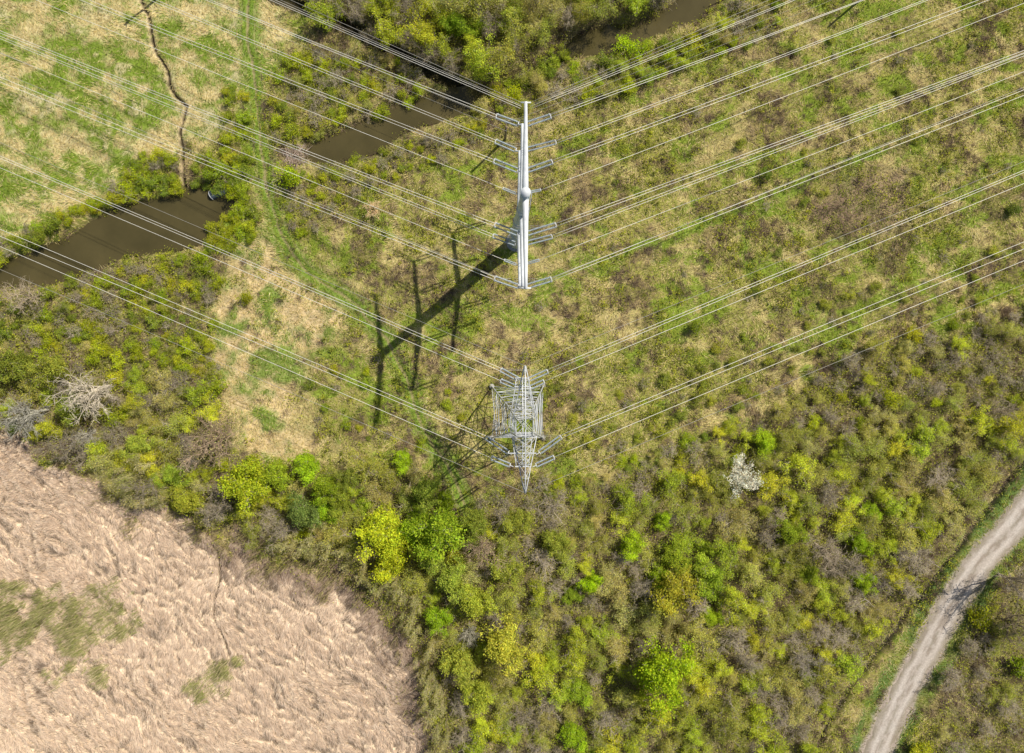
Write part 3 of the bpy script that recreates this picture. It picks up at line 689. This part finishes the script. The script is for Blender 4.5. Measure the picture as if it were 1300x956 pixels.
cn['ne'] = zone([(900, 545), (985, 520), (1100, 440), (1200, 410), (1330, 380), (1330, 520), (1100, 545), (960, 560)], 75, {'olive': 5, 'bare': 4, 'leafing': 2, 'bush': 2, 'twiggy': 3}, (16, 34), 'at the browner right end of the woodland', .64)
cn['edge'] = zone([(600, 640), (700, 600), (860, 560), (930, 530), (960, 600), (860, 615), (720, 630), (650, 655)], 40, {'bush': 4, 'twiggy': 4, 'olive': 2}, (12, 26), 'along the woodland edge below the lattice pylon', .66)
cn['edge2'] = zone([(690, 470), (800, 470), (1000, 400), (1180, 330), (1330, 300), (1330, 390), (1100, 440), (985, 515), (900, 545), (860, 575), (700, 605), (680, 560)], 75, {'bush': 6, 'twiggy': 4}, (9, 19), 'scattered in the grass above the woodland', .85, hs=(.45, .75), tints=[(.33, .38, .045), (.40, .42, .05), (.28, .32, .05)])
cn['far'] = zone([(1420, 640), (1305, 700), (1245, 775), (1212, 840), (1190, 900), (1160, 980), (1420, 980)], 48, {'bare': 4, 'olive': 4, 'twiggy': 3, 'bush': 2}, (18, 40), 'on the far side of the gravel track', .60)
cn['fld'] = zone([(690, 190), (1000, 60), (1330, 0), (1330, 380), (1080, 430), (960, 510), (850, 560), (700, 590), (560, 560), (540, 470), (640, 400), (700, 380)], 55, {'bush': 4, 'twiggy': 6}, (7, 17), 'on the rough field under the right-hand cables', 1.0, hs=(.4, .65), tints=[(.27, .31, .04), (.33, .36, .05), (.24, .27, .05)])
cn['fl2'] = zone([(380, 480), (470, 420), (560, 470), (600, 560), (520, 580), (400, 560)], 22, {'bush': 5, 'twiggy': 3}, (8, 18), 'around the shadow tips left of the lattice pylon', .9, hs=(.5, .8))
cn['rod1'] = zone([(440, 690), (470, 722), (520, 745), (545, 800), (575, 960), (545, 960), (525, 820), (490, 765), (430, 715)], 60, {'rod': 1}, (8, 15), 'lining the right margin of the reed bed', .55, hs=(1.0, 1.35))
cn['rod2'] = zone([(125, 575), (180, 560), (210, 640), (180, 645), (130, 615)], 30, {'rod': 1}, (8, 15), 'leaning over the top margin of the reed bed', .55, hs=(.9, 1.2))
cn['rod3'] = zone([(345, 668), (420, 660), (440, 700), (400, 712), (350, 695)], 24, {'rod': 1}, (8, 14), 'at the inner corner of the reed bed', .55, hs=(.9, 1.2))
print('planted', cn, len(placed))

# ------------------------------------------------------------------ culvert, brush piles
def culvert(px, ang, label, Ln=3.2, rad=.9):
    p = W(px[0], px[1], -.3)
    t = thing('culvert_pipe', label, 'culvert', (p[0], p[1], -1.0), ang)
    mb = MB(); n = 20; m = 34
    th = np.linspace(0, 2 * np.pi, n, endpoint=False); xs = np.linspace(0, Ln, m)
    for k, rr in enumerate((rad, rad - .07)):
        rads = rr + .045 * np.sin(np.arange(m) * np.pi)  + .04 * ((np.arange(m) % 2) * 2 - 1)
        V_ = np.stack([np.repeat(xs, n), np.tile(np.cos(th), m) * np.repeat(rads, n), np.tile(np.sin(th), m) * np.repeat(rads, n)], 1)
        V_[:, 0] += V_[:, 2] * -.35 * (1 - V_[:, 0] / Ln)       # bevelled mouth
        kk = np.arange(n); q_ = np.stack([kk, (kk + 1) % n, (kk + 1) % n + n, kk + n], 1)
        Fq = (q_[None] + (np.arange(m - 1) * n)[:, None, None]).reshape(-1, 4)
        mb.add(V_, [Fq if k == 0 else Fq[:, ::-1]])
    mb.build('pipe', M_corr, t, True)
    rim = MB(); V_ = np.stack([0 * th - .35 * np.sin(th) * rad, np.cos(th) * (rad + .05), np.sin(th) * (rad + .05)], 1)
    rim.path(np.concatenate([V_, V_[:1]]), .06, 5); rim.build('rim', M_galv, t)
culvert((268, 247), R(22), 'corrugated metal culvert mouth in the bank at the end of the lower river')

def brush_pile(u, v, d, label, c):
    p = W(u, v); t = thing('brush_pile', label, 'brush pile', (p[0], p[1], gz(p[0], p[1])))
    n = 260; rad = d * .15 / 2
    a = rs.uniform(0, 6.28, n); rr = rad * np.sqrt(rs.rand(n)) * .7; th = rs.uniform(0, 6.28, n); ln = rs.uniform(.5, 1.8, n)
    p0 = np.stack([np.cos(a) * rr, np.sin(a) * rr, rs.uniform(.05, .8, n) * (1 - rr / rad * .7)], 1)
    p1 = p0 + np.stack([np.cos(th) * ln, np.sin(th) * ln, rs.uniform(-.15, .3, n)], 1)
    mb = MB(); mb.tubes(p0, p1, rs.uniform(.02, .06, n), .012, 4, np.array(c)[None] * rs.uniform(.6, 1.4, (n, 1)))
    mb.build('branches', M_bark, t)
brush_pile(376, 198, 44, 'heap of grey-brown dead branches at the head of the upper river', (.50, .39, .32))
brush_pile(496, 80, 34, 'reddish heap of dead branches in the shaded ditch', (.26, .15, .11))
brush_pile(553, 123, 14, 'small rust-coloured branch heap at the waterline of the upper river', (.36, .2, .13))

def fallen(u0_, v0_, u1, v1, label, c=(.5, .43, .33), r_=.12):
    a = W(u0_, v0_, 1.2); b = W(u1, v1, 2.0)
    t = thing('fallen_trunk', label, 'fallen trunk', (a[0], a[1], 1.2))
    pts = np.array([np.zeros(3) + (b - a) * k for k in np.linspace(0, 1, 7)]) + rs.normal(0, .08, (7, 3))
    mb = MB(); mb.path(pts, np.linspace(r_, r_ * .45, 7), 6, c); mb.build('trunk', M_bark, t)
    mb = MB()
    for k in range(9):
        i = rs.randint(2, 7); d = (b - a) / np.linalg.norm(b - a) + rs.normal(0, .6, 3); q0 = pts[i]
        q1 = q0 + d * rs.uniform(.6, 1.6); mb.tubes(q0, q1, .045, .015, 4, c)
        for w_ in range(3): mb.tubes(q0 + (q1 - q0) * .6, q1 + rs.normal(0, .5, 3), .02, .01, 3, c)
    mb.build('branches', M_bark, t)
fallen(1228, 557, 1276, 517, 'pale fallen trunk lying near the right edge above the track')
fallen(1192, 720, 1158, 695, 'thin fallen trunk pointing at the track ditch', (.36, .3, .25), .08)
fallen(1110, 772, 1088, 750, 'short bleached trunk in the woodland beside the track', (.5, .44, .38), .08)

# ------------------------------------------------------------------ sun direction from the monopole's shadow
B = W(655, 307); best = min((np.hypot(*(np.array(PX(B[0], B[1], h)) - (668, 244))), h) for h in np.linspace(25, 50, 251))
HP = best[1]; tipS = W(475, 458)
shv = tipS - B; SL = np.hypot(shv[0], shv[1]); ELEV = math.atan2(HP, SL); AZ = math.atan2(-shv[1], -shv[0])
print('monopole', B, 'h', HP, 'err', best[0], 'shadow', SL, 'elev', math.degrees(ELEV), 'az', math.degrees(AZ))
# foot so that the top sits where the picture has it
TP = W(668, 244, HP); BX, BY = float((B[0] + TP[0]) / 2), float((B[1] + TP[1]) / 2)

# ------------------------------------------------------------------ monopole
mono = thing('monopole_pylon', 'white tubular steel monopole pylon with three long cross arms', 'pylon', (BX, BY, gz(BX, BY)))
def inv(p): return np.asarray(p, float) - np.array([BX, BY, gz(BX, BY)])
mb = MB(); hs_ = np.linspace(-.3, HP, 9); mb.path(np.stack([0 * hs_, 0 * hs_, hs_], 1), np.linspace(1.5, .6, 9), 16); mb.build('pole', mat_pbr('coated_steel_blue_shade', (.46, .56, .66), .42, 0, (.6, .92, 1.05)), mono, True)  # white pole tinted blue: its sky-lit shaded side put into the coat colour
mb = MB(); mb.path([(0, 0, HP - .06), (0, 0, HP + .06)], .68, 20); mb.build('cap', M_paint, mono)
for zj in (9.5, 19.5, 29.0):
    mb = MB(); mb.path([(0, 0, zj - .09), (0, 0, zj + .09)], float(np.interp(zj, [-.3, HP], [1.5, .6])) + .1, 20); mb.build('flange', M_galv, mono)
mb = MB()
for sx_ in (-.2, .2): mb.path([(1.62, sx_, .6), (.82, sx_, HP - .4)], .03, 4)
mb.tubes([(1.62 - .8 * z / HP, -.2, z) for z in np.arange(.8, HP - .5, .6)], [(1.62 - .8 * z / HP, .2, z) for z in np.arange(.8, HP - .5, .6)], .02, .02, 4)
mb.build('ladder', M_galv, mono)
mb = MB(); mb.path([(0, 0, -.3), (0, 0, .45)], 1.95, 20); mb.build('foundation', mat_pbr('concrete', (.42, .40, .37), .9, 0, (2., .8, 1.15)), mono)
ARMS = {}
def arm(z, lu, ll, r0=.50, r1=.26, rise=1.6):
    """lu: length towards +y, ll: towards -y; returns a function height(y)"""
    mb = MB()
    for s_, Ln in ((1, lu), (-1, ll)):
        yy = np.linspace(0.2, Ln, 8); zz = z + rise * (yy / Ln) ** 1.35
        mb.path(np.stack([0 * yy, s_ * yy, zz], 1), np.linspace(r0, r1, 8), 6)
    for s_, Ln in ((1, lu), (-1, ll)):
        mb.path([(-.7, s_ * (Ln - .12), z + rise - .05), (.7, s_ * (Ln - .12), z + rise - .05)], .11, 6)
    mb.build('cross_arm', M_paint, mono)
    return lambda y: z + rise * (min(1, abs(y) / (lu if y > 0 else ll))) ** 1.35
def y_at(v, z): return W(665, v, z)[1] - BY
z1, z2, z3 = .955 * HP, .69 * HP, .417 * HP
A1 = arm(z1, y_at(129, z1 + 1.6), -y_at(367, z1 + 1.6), .52, .24)
A2 = arm(z2, y_at(157, z2 + 1.6), -y_at(364, z2 + 1.6))
A3 = arm(z3, y_at(191, z3 + 1.6), -y_at(366, z3 + 1.6))

def insulator(root, inv_, pin, pout, twin=True, sep=.62, ndisc=None):
    """double string of disc insulators with yoke plates"""
    pin, pout = np.asarray(pin, float), np.asarray(pout, float)
    d = pout - pin; L = np.linalg.norm(d); d /= L
    n = np.cross(d, [0, 0, 1.]); n /= np.linalg.norm(n)
    mb = MB(); nd = int(L / .22); prof_t = []; prof_r = []
    for k in range(nd):
        for a, rr in ((.1, .06), (.3, .155), (.7, .155), (.9, .06)): prof_t.append((k + a) / nd); prof_r.append(rr)
    for o_ in ((-sep / 2, sep / 2) if twin else (-.14, .14)):
        pts = np.array([inv_(pin + d * L * (.06 + .88 * t_) + n * o_) for t_ in prof_t]); mb = MB(); mb.path(pts, np.array(prof_r) * (1 if twin else .8), 8)
        ins = mb.build('insulator_string', M_ins, root)
    h = sep / 2 + .1 if twin else .24
    for t_ in (.03, .97):
        mb = MB(); c = pin + d * L * t_; mb.path([inv_(c - n * h), inv_(c + n * h)], .075, 6)
        if t_ < .5: mb.tubes([inv_(pin - d * .5)], [inv_(pin + d * L * .04)], .07, .07, 6)
        mb.build('yoke_plate', M_fit, root)
    c = pin + d * L * .93
    if twin:
        for o_ in (-sep / 2, sep / 2):
            ring = [inv_(c + n * o_ + (n * math.cos(a) + np.cross(d, n) * math.sin(a)) * .2) for a in np.linspace(0, 6.283, 11)]
            mb = MB(); mb.path(ring, .035, 4); mb.build('arcing_ring', M_fit, root)

def jumper(root, inv_, pl, pr, dip, r_=.035, sep=.3):
    pl, pr = np.asarray(pl, float), np.asarray(pr, float)
    t = np.linspace(0, 1, 15)
    for k in (-1, 1):
        off = np.array([0, k * sep / 2, 0]); P = pl + (pr - pl) * t[:, None] + off
        P[:, 2] -= dip * (1 - (2 * t - 1) ** 2) ** .7
        mb = MB(); mb.path(np.array([inv_(p) for p in P]), r_ * .75, 5); mb.build('jumper_cable', M_cable2, root)

SPAN = 330.0
def cable(name, label, P0, ends, slope=.10, r_=.05, mat=None, sep=0., cat='power cable'):
    """ends: one or two picture points the strands pass through at the picture's border"""
    P0 = np.asarray(P0, float); strands = []
    for k, e in enumerate(ends):
        s_ = P0.copy()
        z = P0[2] - 6
        for _ in range(12):
            q_ = W(e[0], e[1], z); d = np.hypot(q_[0] - s_[0], q_[1] - s_[1]); z = P0[2] - slope * d * (1 - d / SPAN)
        dr = (q_ - s_)[:2] / d; nn = np.array([-dr[1], dr[0], 0])
        if len(ends) == 2:
            # lateral yoke offset on the side of the strand's own end point
            o_ = W(*ends[1 - k], z) - q_; sg_ = -1 if o_ @ nn > 0 else 1
            s_ = s_ + nn * sg_ * sep / 2
            q2 = q_; dr = (q2 - s_)[:2]; dr /= np.linalg.norm(dr)
        t = np.concatenate([np.linspace(0, 120, 33), np.linspace(130, SPAN, 16)])
        P = np.stack([s_[0] + dr[0] * t, s_[1] + dr[1] * t, P0[2] - slope * t * (1 - t / SPAN)], 1)
        strands.append(P)
    if len(strands) == 1:
        mb = MB(); mb.path(strands[0] - P0, r_, 5); o = mb.build(name, mat or M_cable); o.location = P0; o['label'] = label; o['category'] = cat
    else:
        o = thing(name, label, cat, P0)
        for P in strands:
            mb = MB(); mb.path(P - P0, r_, 5); mb.build('strand', mat or M_cable, o)
    return o

# conductors of the monopole: (arm, inner v, left outer, right outer, left ends, right ends, twin)
ORD = ['first', 'second', 'third', 'fourth', 'fifth', 'sixth', 'seventh', 'eighth']
COND = [
    (A2, 158, (629, 147), (700, 147), [(259, -1), (262, -2)], [(1094, 0), (1097, 0)], True),
    (A3, 191, (628, 179), (707, 180), [(190, 0), (198, 0)], [(1173, 0), (1176, 1)], True),
    (A2, 217, (626, 204), (702, 205), [(102, 0), (113, 0)], [(1242, 0), (1255, 0)], True),
    (A3, 246, (638, 239), (687, 241), [(46, 0)], [(1300, 4)], False),
    (A2, 297, (627, 285), (707, 285), [(0, 39), (0, 42)], [(1300, 64), (1300, 67)], True),
    (A3, 310, (625, 299), (702, 300), [(0, 46), (0, 49)], [(1300, 68), (1300, 71)], True),
    (A3, 336, (640, 330), (685, 330), [(0, 67)], [(1300, 91)], False),
    (A2, 364, (627, 353), (701, 354), [(0, 98), (0, 104)], [(1300, 114), (1300, 121)], True)]
for i, (A, vi, ol, orr, el, er, twin) in enumerate(COND):
    zz = A(y_at(vi, z2 if A is A2 else z3)); zz -= .25
    yw = W(665, vi, zz)[1]
    pl, pr = np.array([BX - .55, yw, zz]), np.array([BX + .55, yw, zz])
    ql, qr = W(ol[0], ol[1], zz - .35), W(orr[0], orr[1], zz - .35)
    insulator(mono, inv, pl, ql, twin); insulator(mono, inv, pr, qr, twin)
    jumper(mono, inv, ql, qr, 1.9 if twin else 1.2)
    nm = 'twin conductor cable' if twin else 'single thin cable'
    for side, P0, e in (('left', ql, el), ('right', qr, er)):
        cable('twin_cable' if twin else 'single_cable', f"{nm} running {side} from the {ORD[i]} insulator from the top of the monopole", P0, e, .10, .034 if twin else .036, None, .42)
# earth wires on the tips of the top arm
yt = y_at(129, z1 + 1.6); yl = y_at(367, z1 + 1.6); zt = z1 + 1.6
for k, (v, e1, e2, mat) in enumerate([(122, (369, 0), (976, 0), M_cable2), (125, (356, 0), (990, 0), M_cable2), (128, [(343, 0), (349, 0)], [(1004, 0), (1009, 0)], M_cable)]):
    for side, e, xo in (('left', e1, -.65), ('right', e2, .65)):
        p = np.array([BX + xo, BY + yt - .1 - .35 * k, zt])
        e = e if isinstance(e, list) else [e]
        cable('earth_wire', f"{['uppermost thin dark', 'second thin dark', 'pale double'][k]} earth wire running {side} from the upper tip of the monopole's top arm", p, e, .085, .026, mat, .3, 'earth wire')
for side, e, xo in (('left', (0, 91), -.65), ('right', (1300, 111), .65)):
    cable('earth_wire', f"thin earth wire running {side} from the lower tip of the monopole's top arm", np.array([BX + xo, BY + yl + .3, zt]), [e], .085, .028, M_cable2, 0, 'earth wire')

# ------------------------------------------------------------------ lattice pylon
base_px = [(624, 490), (690, 491), (692, 559), (621, 553)]
bc = np.mean([W(*p)[:2] for p in base_px], 0)
HL = 32.0
tc_ = W(667, 544, HL - 1.2); LX, LY = float((bc[0] + tc_[0]) / 2), float((bc[1] + tc_[1]) / 2)
lat_ = thing('lattice_pylon', 'grey steel lattice pylon with braced legs and diamond cross arms', 'pylon', (LX, LY, gz(LX, LY)))
LZ = gz(LX, LY)
def invl(p): return np.asarray(p, float) - np.array([LX, LY, LZ])
prof = [(0, 4.9), (7, 3.75), (13, 2.75), (18.5, 1.85), (23, 1.55), (27, 1.35), (HL - 2, 1.2)]
def hw(z): return float(np.interp(z, [p[0] for p in prof], [p[1] for p in prof]))
corner = [(-1, 1), (1, 1), (1, -1), (-1, -1)]
for cx_, cy_ in corner:
    mb = MB()
    for (za, wa), (zb, wb) in zip(prof[:-1], prof[1:]):
        mb.tubes([(cx_ * wa, cy_ * wa, za - (.3 if za == 0 else 0))], [(cx_ * wb, cy_ * wb, zb)], .14, .13, 4)
    mb.build('leg', M_galv, lat_)
    mb = MB(); mb.path([(cx_ * 4.9, cy_ * 4.9, -.4), (cx_ * 4.9, cy_ * 4.9, .35)], .5, 10); mb.build('footing', bpy.data.materials['concrete'], lat_)
mb = MB()
lv = [0, 5.2, 9.5, 13, 16, 18.5, 20.7, 23, 25.5, 27.8, HL - 2]
for za, zb in zip(lv[:-1], lv[1:]):
    a, b = hw(za), hw(zb); r_ = .065 if za < 15 else .055
    for k in range(4):
        c0, c1 = corner[k], corner[(k + 1) % 4]
        pa = [np.array([c0[0] * a, c0[1] * a, za]), np.array([c1[0] * a, c1[1] * a, za])]
        pb = [np.array([c0[0] * b, c0[1] * b, zb]), np.array([c1[0] * b, c1[1] * b, zb])]
        mb.tubes([pa[0], pa[1]], [pb[1], pb[0]], r_, r_, 4)
        if za in (5.2, 13, 18.5, 23, 27.8): mb.tubes([pa[0]], [pa[1]], r_, r_, 4)
        if za < 12:
            mid = (pa[0] + pa[1] + pb[0] + pb[1]) / 4
            mb.tubes([mid, mid], [(pa[0] + pb[0]) / 2, (pa[1] + pb[1]) / 2], .035, .035, 4)
    if za in (9.5, 18.5, 23, 27.8):
        mb.tubes([(-a, -a, za), (-a, a, za)], [(a, a, za), (a, -a, za)], .045, .045, 4)
mb.build('bracing', M_galv, lat_)
def truss_arm(zb, zt_, L, w0, w1, sgn, ntri=5, r_=.085, up=0.):
    mb = MB(); ys = np.linspace(hw(zb) * .98, L, ntri + 1); f = (ys - ys[0]) / (L - ys[0])
    ww2 = w0 + (w1 - w0) * f; bot = zb + up * f; tz = zt_ + (zb + up + .25 - zt_) * f
    Lb = np.stack([-ww2, sgn * ys, bot], 1); Rb = np.stack([ww2, sgn * ys, bot], 1); Tt = np.stack([0 * ys, sgn * ys, tz], 1)
    for A_ in (Lb, Rb): mb.path(A_, r_, 4)
    mb.path(np.concatenate([[[0, 0, zt_]], Tt]), r_ * 1.25, 4)
    for i in range(ntri):
        mb.tubes([Lb[i], Rb[i], Lb[i], Rb[i], Tt[i]], [Rb[i + 1], Lb[i + 1], Tt[i + 1], Tt[i + 1], Lb[i]], .035, .035, 4)
        mb.tubes([Lb[i + 1], Rb[i + 1], Lb[i + 1]], [Tt[i + 1], Tt[i + 1], Rb[i + 1]], .035, .035, 4)
    return mb
zA = HL - 2.4
yu = W(667, 464, zA + 1)[1] - LY; yd = LY - W(667, 626, zA + 1)[1]
for sgn, L in ((1, yu), (-1, yd)):
    truss_arm(zA, HL, L, 1.75, .10, sgn, 4, .085, .9).build('cross_arm', M_galv, lat_)
zB = 20.7
yb1 = W(667, 480, zB)[1] - LY; yb2 = LY - W(667, 592, zB)[1]
for sgn, L in ((1, yb1), (-1, yb2)):
    m_b = truss_arm(zB, zB + 2.3, L, 1.7, .95, sgn, 5, .085, .3)
    yy = L - (1.35 if sgn > 0 else 2.1); wd = 1.25 if sgn > 0 else 2.25
    m_b.tubes([(-wd, sgn * yy, zB + .25)], [(wd, sgn * yy, zB + .25)], .11, .11, 6)
    m_b.tubes([(-1.15, sgn * L, zB + .3)], [(1.15, sgn * L, zB + .3)], .11, .11, 6)
    m_b.build('cross_arm', M_galv, lat_)

LC = [(482, (659, 671), (635, 469), (696, 471), [(0, 198), (0, 201)], [(1300, 216), (1300, 219)], True),
      (492, (656, 673), (635, 483), (691, 484), [(0, 213)], [(1300, 233)], True),
      (575, (646, 684), (616, 555), (713, 554), [(0, 291), (0, 300)], [(1300, 307), (1300, 316)], True),
      (591, (648, 680), (623, 581), (704, 580), [(0, 313)], [(1300, 331)], True)]
LO = ['topmost', 'second', 'third', 'lowest']
for i, (vi, (ul, ur), ol, orr, el, er, twin) in enumerate(LC):
    zz = zB + .1
    pl, pr = W(ul, vi, zz), W(ur, vi, zz); ql, qr = W(ol[0], ol[1], zz - .4), W(orr[0], orr[1], zz - .4)
    insulator(lat_, invl, pl, ql, True, .55); insulator(lat_, invl, pr, qr, True, .55)
    jumper(lat_, invl, ql, qr, 1.5, .03, .2)
    for side, P0, e in (('left', ql, el), ('right', qr, er)):
        tw = len(e) == 2
        cable('twin_cable' if tw else 'single_cable', f"{'twin' if tw else 'single'} cable running {side} from the {LO[i]} insulator of the lattice pylon", P0, e, .09, .036, None, .45)
for nm, v, e1, e2 in (('upper', 465, (0, 181), (1300, 205)), ('lower', 626, (0, 342), (1300, 361))):
    yy = yu - .05 if nm == 'upper' else -yd + .05
    for side, e in (('left', e1), ('right', e2)):
        cable('earth_wire', f"thin earth wire running {side} from the {nm} tip of the lattice pylon", np.array([LX, LY + yy, zA + 1.1 + LZ]), [e], .08, .026, M_cable2, 0, 'earth wire')

# ------------------------------------------------------------------ small wooden pole line along the river
def wood_pole(base, h, label, leanv=(0, 0)):
    t = thing('wooden_pole', label, 'utility pole', (base[0], base[1], gz(base[0], base[1]) - .1))
    mb = MB(); zz = np.linspace(0, h, 5); mb.path(np.stack([leanv[0] * zz / h, leanv[1] * zz / h, zz], 1), np.linspace(.25, .19, 5), 10); mb.build('post', M_wood, t, True)
    mb = MB(); mb.path([(leanv[0], leanv[1] - .8, h - .35), (leanv[0], leanv[1] + .8, h - .35)], .07, 4); mb.build('cross_bar', M_wood, t)
    for s_ in (-.7, .7):
        mb = MB(); mb.path([(leanv[0], leanv[1] + s_, h - .3), (leanv[0], leanv[1] + s_, h - .12), (leanv[0], leanv[1] + s_, h - .1), (leanv[0], leanv[1] + s_, h + .02)], [.03, .03, .07, .05], 8); mb.build('insulator', M_ins, t)
    return np.array([base[0] + leanv[0], base[1] + leanv[1], gz(base[0], base[1]) + h - .08])
pm = wood_pole(W(641, 178)[:2], 9.6, 'weathered wooden pole half hidden behind the upper monopole arm', (.1, -.75))
pL = wood_pole(W(203, -4)[:2], 9.4, 'wooden pole just past the top left border casting its shadow across the meadow creek')
pR = wood_pole(W(1092, 0)[:2], 9.4, 'wooden pole at the top right border casting its shadow on the rough field')
for side, q_ in (('left', pL), ('right', pR)):
    for k, s_ in enumerate((.7, -.7)):
        a = pm + [0, s_, 0]; b = q_ + [0, s_, 0]; t = np.linspace(0, 1.9, 40)
        P = a + (b - a) * t[:, None]; tt = np.where(t > 1, t - 1, t); P[:, 2] = a[2] - 4 * .9 * tt * (1 - tt)
        mb = MB(); mb.path(P - a, .022, 4); o = mb.build('pole_wire', M_cable2); o.location = a
        o['label'] = f"{['upper', 'lower'][k]} thin wire running {side} from the wooden pole behind the monopole arm"; o['category'] = 'wire'

# ------------------------------------------------------------------ light, sky, camera
sd_ = Vector((math.cos(AZ) * math.cos(ELEV), math.sin(AZ) * math.cos(ELEV), math.sin(ELEV)))
ld = bpy.data.lights.new('sun', 'SUN'); ld.energy = 5.0; ld.angle = R(.53); ld.color = (1, .935, .82)
lo = bpy.data.objects.new('sun', ld); col.objects.link(lo); lo.rotation_euler = sd_.to_track_quat('Z', 'Y').to_euler(); lo.location = (60, 60, 200)
w = bpy.data.worlds.new('World'); bpy.context.scene.world = w; w.use_nodes = True
bgn = w.node_tree.nodes['Background']; sky = w.node_tree.nodes.new('ShaderNodeTexSky'); sky.sky_type = 'NISHITA'; sky.sun_disc = False
sky.sun_elevation = ELEV; sky.sun_rotation = math.atan2(sd_.x, sd_.y); sky.air_density = 1.2; sky.dust_density = 1.5
w.node_tree.links.new(sky.outputs[0], bgn.inputs[0]); bgn.inputs[1].default_value = .068

cd = bpy.data.cameras.new('camera'); cam = bpy.data.objects.new('camera', cd); col.objects.link(cam)
cam.location = (0, 0, CAMH); cam.rotation_mode = 'QUATERNION'; cam.rotation_quaternion = CQ
cd.sensor_fit = 'HORIZONTAL'; cd.sensor_width = 36; cd.lens = 36 * F / 1300
cd.shift_x = 0; cd.shift_y = -45 / 1300          # the printed strip below the photograph is not part of the view
cd.clip_start = .5; cd.clip_end = 6000
sc_ = bpy.context.scene; sc_.camera = cam
sc_.view_settings.view_transform = 'Standard'; sc_.view_settings.look = 'None'; sc_.view_settings.exposure = 0; sc_.view_settings.gamma = 1
sc_.render.engine = 'CYCLES'; sc_.cycles.max_bounces = 6; sc_.cycles.diffuse_bounces = 3; sc_.cycles.transmission_bounces = 3; sc_.cycles.caustics_reflective = False; sc_.cycles.caustics_refractive = False
sc_.render.resolution_x = 1024; sc_.render.resolution_y = 753
